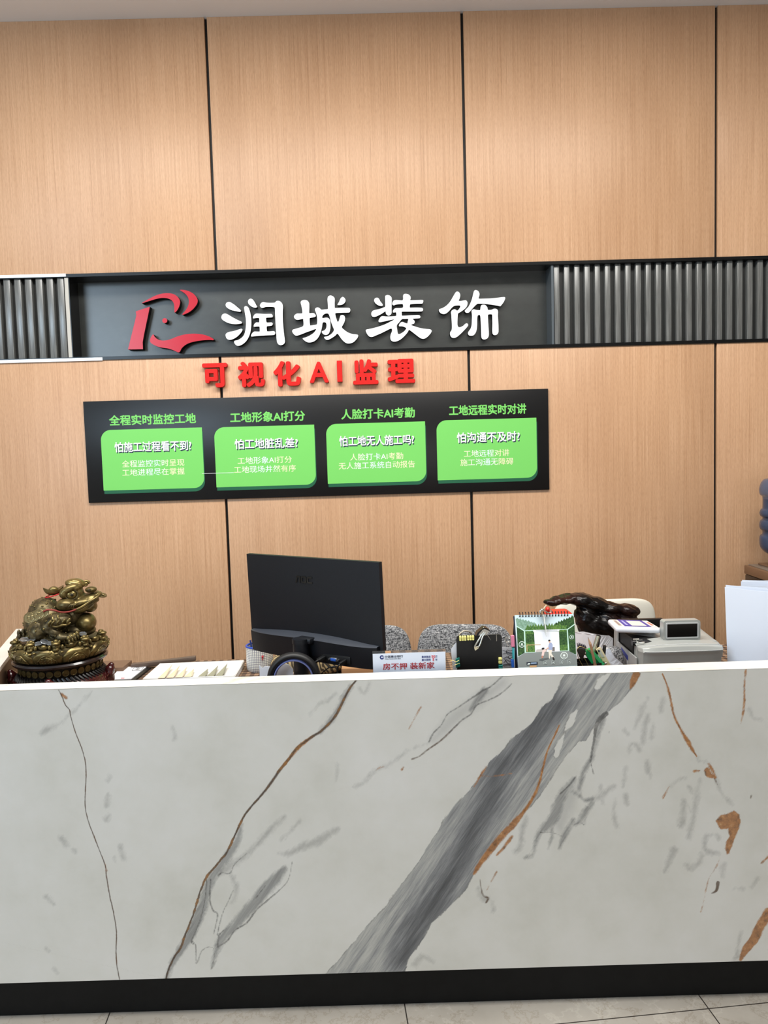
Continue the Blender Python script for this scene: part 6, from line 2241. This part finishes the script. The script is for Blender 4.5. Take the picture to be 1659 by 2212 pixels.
# rear hood facing the visitor: bowed shoulder, swelling belly
mb = MB()
NN = 30


def hood(u, v):
    x = mcx0 + (mcx1 - mcx0) * u
    s = 2 * u - 1
    out = .012 * (1 - abs(s) ** 6)
    prof = [(ZW, .0), (zlo - .035, -.003), (zlo - .008, -.006), (zlo, -.0085), (zlo + .003, -.006), (zlo + .016 - .006 * s * s, .000), (z1 + .007 * (1 - s * s), .012), (z1 + .009 * (1 - s * s) + .003, .05), (z1 + .010 * (1 - s * s) + .016, .16)]
    f = v * (len(prof) - 1)
    i = min(int(f), len(prof) - 2)
    t = f - i
    z = prof[i][0] * (1 - t) + prof[i + 1][0] * t
    y = prof[i][1] * (1 - t) + prof[i + 1][1] * t
    xx = x + (.006 if u > .5 else 0) * (1 if zlo - .02 < z < zlo + .01 else 0) * abs(s) ** 8
    return (xx, YM + y - out + (.02 * max(0, abs(s) - .93) / .07), z)


mb.grid(hood, NN, 40)
mb.build('rear_hood', M_MCS, mc, 35)
MB().box(mcx0 + .004, mcx1 - .004, YM + .03, YM + .24, ZW, z1 + .006, .004).build('chassis', M_MCS, mc, 35)
MB().tube([Vector(hood(u / 24, .47)) + Vector((0, -.0012, 0)) for u in range(1, 24)], .0012, 6).build('bright_seam', M_MCL, mc, 60)
MB().tube([Vector(hood(u / 24, .74)) + Vector((0, -.0006, 0)) for u in range(1, 24)], .0010, 6).build('bright_seam', M_MCL, mc, 60)
# left side plate with column
xl = mcx0 - .003
sp = [(YM + .012, ZW), (YM + .012, at(1381, 1421, YM + .012).z), (YM + .19, at(1337, 1386, YM + .19).z), (YM + .19, at(1337, 1360, YM + .19).z), (YM + .225, at(1333, 1360, YM + .2).z), (YM + .235, ZW)]
mb = MB()
for xx in (xl - .004, xl):
    mb.bm.faces.new([mb.bm.verts.new((xx, y, z)) for y, z in sp])
mb.bm.verts.ensure_lookup_table()
nv = len(sp)
for i in range(nv):
    j = (i + 1) % nv
    mb.bm.faces.new((mb.bm.verts[i], mb.bm.verts[j], mb.bm.verts[nv + j], mb.bm.verts[nv + i]))
bmesh.ops.recalc_face_normals(mb.bm, faces=list(mb.bm.faces))
side = mb.build('side_plate', M_MCL, mc, 20)
for nm, m_, (ya, yb), (za, zb) in (('blue_sticker', mat('blue sticker', (52, 66, 170), .4), (.085, .15), (.066, .082)), ('white_sticker', M_PWHITE, (.085, .15), (.038, .066)), ('green_sticker', mat('green sticker', (44, 140, 88), .4), (.085, .15), (.032, .038)),
                                ('orange_sticker', mat('orange sticker', (224, 122, 60), .4), (.02, .045), (.024, .034))):
    k = .08 if nm != 'orange_sticker' else 0.0
    mb = MB().quad((xl - .0045, YM + ya, ZW + za + k * 0), (xl - .0045, YM + yb, ZW + za + .012), (xl - .0045, YM + yb, ZW + zb + .012), (xl - .0045, YM + ya, ZW + zb)).solid(.0004)
    mb.build(nm, m_, side, 0)
# dark throat with rollers
MB().box(mcx0, mcx0 + .15, YM + .06, YM + .20, ZW + .03, at(1372, 1372, YM + .1).z, .002).build('dark_throat', M_MCD, mc, 20)
ztop = at(1370, 1352, YM + .10).z
MB().box(mcx0 + .0, mcx0 + .15, YM + .19, YM + .21, z1, ztop, .002).build('throat_back', M_MCD, mc, 20)
for px_, py_ in ((1369, 1389), (1382, 1386), (1387, 1390)):
    p = at(px_, py_, YM + .05)
    MB().cyl(p + Vector((-.006, 0, 0)), p + Vector((.006, 0, 0)), .0095, .0095, 24).build('roller', mat('black rubber wheel', (22, 22, 24), .25), mc, 40)
MB().bar(at(1372, 1376, YM + .10), at(1400, 1390, YM + .03), .03, .012, .003).build('feed_arm', mat('dark plastic', (34, 34, 36), .35), mc, 40)
for px_, py_ in ((1374, 1381), (1386, 1388)):
    p = at(px_, py_, YM + .02)
    MB().cyl(p + Vector((-.009, 0, 0)), p + Vector((.009, 0, 0)), .0022, .0022, 16).build('chrome_pin', M_STEEL, mc, 60)
# white sloping top panel with printed sticker
W0, W1 = at(1331, 1360, YM + .06), at(1428, 1362, YM + .06)
F0, F1 = at(1312, 1337, YM + .16), at(1399, 1340, YM + .16)
th = .019
tp = [W0 + Vector((0, 0, .008)), W1 + Vector((0, 0, .008)), F1, F0]
mb = MB().quad(*tp)
bmesh.ops.recalc_face_normals(mb.bm, faces=list(mb.bm.faces))
if mb.bm.faces[:][0].normal.z < 0:
    bmesh.ops.reverse_faces(mb.bm, faces=list(mb.bm.faces))
mb.bm.normal_update()
g = bmesh.ops.extrude_face_region(mb.bm, geom=list(mb.bm.faces))
for v in [e for e in g['geom'] if isinstance(e, bmesh.types.BMVert)]:
    v.co.z -= th
bmesh.ops.recalc_face_normals(mb.bm, faces=list(mb.bm.faces))
bmesh.ops.bevel(mb.bm, geom=list(mb.bm.edges), offset=.0075, segments=4, profile=.5, affect='EDGES')
topp = mb.build('top_panel', mat('glossy white plastic', (236, 238, 244), .22), mc, 50)


def tpt(u, v, off=.0004):
    p = (tp[0] * (1 - u) + tp[1] * u) * (1 - v) + (tp[3] * (1 - u) + tp[2] * u) * v
    return p + Vector((0, 0, off))


for nm, m_, (u0, u1, va, vb), off in (('white_label', mat('cream label', (226, 214, 206), .4), (.06, .96, .10, .92), .0006), ('purple_label', mat('purple print', (70, 62, 150), .4), (.22, .82, .10, .92), .0009),
                                   ('blank_panel', mat('pale print', (214, 204, 198), .4), (.40, .74, .18, .80), .0012), ('grey_line_print', mat('grey print', (150, 130, 124), .5), (.10, .17, .2, .8), .0009),
                                   ('light_line_print', mat('lilac print', (160, 156, 204), .5), (.28, .33, .25, .8), .0012), ('red_print', mat('soft red print', (206, 120, 104), .5), (.87, .93, .3, .7), .0009)):
    MB().quad(tpt(u0, va, off), tpt(u1, va, off), tpt(u1, vb, off), tpt(u0, vb, off)).build(nm, m_, topp, 0)
MB().bar(W1 + Vector((-.012, .05, -.002)), Vector((W1.x - .02, YM + .13, z1)), .03, .03, .008).build('support_arm', mat('glossy white plastic', (236, 238, 244), .22), mc, 50)
# customer display
Yd = YM + .035
q = [xz(*p, Yd) for p in ((1433.5, 1385.5), (1513, 1384), (1513, 1339), (1433.5, 1340.5))]
cx_, cz_ = (q[0][0] + q[1][0]) / 2, (q[0][1] + q[2][1]) / 2
hw_, hh_ = (q[1][0] - q[0][0]) / 2, (q[2][1] - q[0][1]) / 2


def rrect(cx, cz, hx, hz, r, n=6):
    out = []
    for sx, sz, a0 in ((1, 1, 0), (-1, 1, 90), (-1, -1, 180), (1, -1, 270)):
        for k in range(n):
            a = R(a0 + 90 * k / (n - 1))
            out.append((cx + sx * (hx - r) + r * cos(a), cz + sz * (hz - r) + r * sin(a)))
    return out


mb = MB().prism(rrect(cx_, cz_, hw_, hh_, .008), Yd, Yd + .03)
dsp = mb.build('customer_display', M_MCS, mc, 30)
mb = MB()
mb._merge(poly_bm([rrect(cx_, cz_ + .001, hw_ - .007, hh_ - .008, .003), rrect(cx_, cz_ + .001, hw_ - .0105, hh_ - .0115, .001)], Yd - .0035, Yd + .0005))
mb.build('display_bezel', M_MCL, dsp, 30)
MB().box(cx_ - hw_ + .0104, cx_ + hw_ - .0104, Yd - .0012, Yd + .0002, cz_ - hh_ + .0125, cz_ + hh_ - .0105).build('display_screen', mat('dark display glass', (12, 12, 13), .15), dsp, 0)
p = at(1473, 1388, Yd + .012)
MB().cyl((p.x, p.y, z1 - .004), (p.x, p.y, cz_ - hh_ + .002), .0052, .0052, 20).build('display_stem', M_MCL, mc, 50)
# mouse-like dark object and rolled cable at the far right
p = at(1573, 1432, -1.40)
tag(MB().sq((p.x, -1.45, ZW + .03), (.018, .03, .03), .7, .8).build('tape_dispenser', mat('dark olive plastic', (52, 52, 48), .35), None, 60), 'small dark rounded plastic case between the silver machine and the paper stack', 'case')

# ================================================================== FOLDED PAPER STACKS
def ufold(name, label, pl, pr, ptop, Yl, Yr, bulge, depth, m, th=.0012, lean=.0, closed=True, zr=None):
    """big sheet standing on edge, folded round at the right end; seen from above it is a narrow U"""
    A, B = at(*pl, Yl), at(*pr, Yr)
    zt = A.z
    path = []
    n = 20
    for i in range(n + 1):
        t = i / n
        path.append(Vector((A.x + (B.x - A.x) * t, Yl + (Yr - Yl) * t - bulge * sin(pi * t * .62), 0)))
    if closed:
        e = path[-1]
        for k in range(1, 9):
            a = pi * k / 8
            path.append(Vector((e.x + depth / 2 * sin(a), e.y + depth / 2 * (1 - cos(a)), 0)))
        for i in range(8):
            t = i / 7
            path.append(Vector((e.x + (A.x + .02 - e.x) * t, e.y + depth + (Yl + depth * .7 - e.y - depth) * t, 0)))
    mb = MB()
    N_ = len(path) - 1

    def fn(u, v):
        f = u * N_
        i = min(int(f), N_ - 1)
        p = path[i].lerp(path[i + 1], f - i)
        z = ZW + (zt - ZW) * v
        return (p.x + lean * (1 - v), p.y, z)
    mb.grid(fn, N_ * 2, 8)
    mb.solid(th)
    return tag(mb.build(name, m, None, 60), label, 'paper stack', 'folded paper stacks')


ufold('paper_stack', 'large white folded paper standing upright, front one at the right desk end', (1565.5, 1268), (1662, 1268), None, -1.36, -1.42, .055, .05, M_PAPERB, lean=.012)
ufold('paper_stack', 'white folded sheets nested just behind the front standing paper', (1573, 1267), (1660, 1265), None, -1.285, -1.335, .018, .022, M_PAPERB, lean=.010)
ufold('paper_stack', 'straight white sheet between the front paper and the printed sheets', (1581, 1266), (1690, 1266), None, -1.255, -1.275, .0, .03, M_PAPERB, closed=False)
st = thing('printed_sheets', 'tall standing printed sheets with a blue mark, rearmost at the right desk end', 'paper stack', tuple(at(1640, 1300, -1.26)))
st.location.z = ZW
A, B = at(1601, 1256, -1.22), at(1700, 1256, -1.25)
MB().quad((A.x, -1.22, ZW), (B.x, -1.25, ZW), (B.x, -1.25, A.z), (A.x, -1.22, A.z)).solid(-.003).build('front_sheet', M_PAPERB, st, 0)
p0, p1 = at(1606, 1254, -1.20), at(1700, 1252, -1.20)
MB().grid(lambda u, v: (p0.x + (p1.x - p0.x) * u, -1.19 - .024 * sin(pi * u), ZW + (p0.z - ZW) * v), 20, 4).solid(.002).build('curled_sheet', M_PAPERB, st, 60)


def sheet_y(x):
    return -1.22 + (x - A.x) / (B.x - A.x) * -.03


def on_sheet(px_, py_):
    p = at(px_, py_, -1.225)
    return Vector((p.x, sheet_y(p.x) - .0038, p.z))


MB().tube([on_sheet(x, y) for x, y in ((1608.5, 1270), (1612, 1269.5), (1616, 1271.5))], [.0012, .0016, .0012], 5).build('black_print', mat('black print', (20, 20, 22), .5), st, 0)
MB().tube([on_sheet(x, y) for x, y in ((1618, 1272.5), (1632, 1276))], .0007, 4).build('small_print', mat('grey print', (120, 120, 130), .5), st, 0)
c = on_sheet(1656, 1283)
MB().cyl(c, c + Vector((0, -.0006, 0)), .011, .011, 32).build('blue_print', mat('sky blue print', (74, 140, 214), .4), st, 30)

# ================================================================== WATER DISPENSER AND BOTTLE
wx, wy = 1.475, -.24
ztp = at(1655, 1238, -.38).z
wd_ = thing('water_dispenser', 'black water dispenser with bronze coloured rim against the right wall panel', 'water dispenser', (wx, wy, 0), R(-3))
M_BRZ = mat('bronze coloured plastic', (134, 104, 80), .35, .25)
DW, DD = .155, .15
local(wd_, MB().box(-DW, DW, -DD, DD, .03, ztp - .05, .008)).build('body', mat('gloss black panel', (22, 22, 24), .2), wd_, 30)
local(wd_, MB().box(-DW - .003, DW + .003, -DD - .003, DD + .003, ztp - .05, ztp - .006, .006)).build('rim', M_BRZ, wd_, 30)
local(wd_, MB().box(-DW + .004, DW - .004, -DD - .006, -DD + .002, .05, ztp - .05, .003)).build('front_panel', M_BRZ, wd_, 30)
local(wd_, MB().box(-DW + .012, DW - .012, -DD + .012, DD - .012, ztp - .0065, ztp - .001, .002)).build('top_plate', mat('grey metal plate', (150, 144, 136), .3, .5), wd_, 30)
local(wd_, MB().box(-DW + .05, DW - .012, -DD + .045, DD - .03, ztp - .0015, ztp + .008, .003)).build('seat_plate', M_BRZ, wd_, 30)
for sx in (-1, 1):
    for sy in (-1, 1):
        local(wd_, MB().cyl((sx * .12, sy * .12, 0), (sx * .12, sy * .12, .032), .016, .018, 16)).build('foot', M_BLACKP, wd_, 40)
bx = wx - .005
zb1 = ztp + .0085
bt_ = thing('water_bottle', 'blue ribbed water bottle upside down on the dispenser', 'water bottle', (bx, wy, zb1))
HB = at(1650, 1032, wy).z - zb1
RB = .138
prof = [(.0, .028), (.026, .028), (.03, .03), (.06, .038), (.105, .052), (.130, .075), (.136, .10), (.134, .125), (.124, .133), (.124, .148), (.133, .156), (.137, .172), (.133, .19), (.124, .198), (.124, .206), (.133, .213), (.136, .226), (.130, .24),
        (.124, .246), (.124, .292), (.134, .302), (.138, .315), (.137, .335), (.126, .36), (.10, .372), (0, .376)]
k = HB / .376
prof = [(max(p.x, 0), p.y) for p in crs([Vector((r_, z_, 0)) for r_, z_ in prof], 4)]
prof[0] = (0, prof[0][1])
prof[-1] = (0, prof[-1][1])
prof = [(r * RB / .138, z * k) for r, z in prof]
M_BOT = mat('blue tinted bottle plastic', (132, 158, 208), .12, 0, .5, .8, 1.25)
_n = NT(M_BOT)
_v = _n.n('ShaderNodeTexVoronoi', Scale=120)
_n.l(_n.coord(), _v.inputs['Vector'])
_n.bump(_v.outputs['Distance'], .35, .003)
local(bt_, MB().lathe(prof, seg=72)).build('bottle_shell', M_BOT, bt_, 60)
wp = [(max(r - .006, 0), z) for r, z in prof if z < .29 * k]
wp += [(wp[-1][0], .285 * k), (0, .285 * k)]
wp[0] = (0, .034 * k)
local(bt_, MB().lathe(wp, seg=72)).build('water', mat('deep blue water', (48, 84, 150), .1, 0, .5, .6, 1.2), bt_, 60)
local(bt_, MB().lathe([(0, 0), (.034, 0), (.036, .004), (.036, .03), (.03, .036), (0, .036)], seg=40)).build('neck_collar', mat('white plastic collar', (232, 236, 242), .35), bt_, 40)
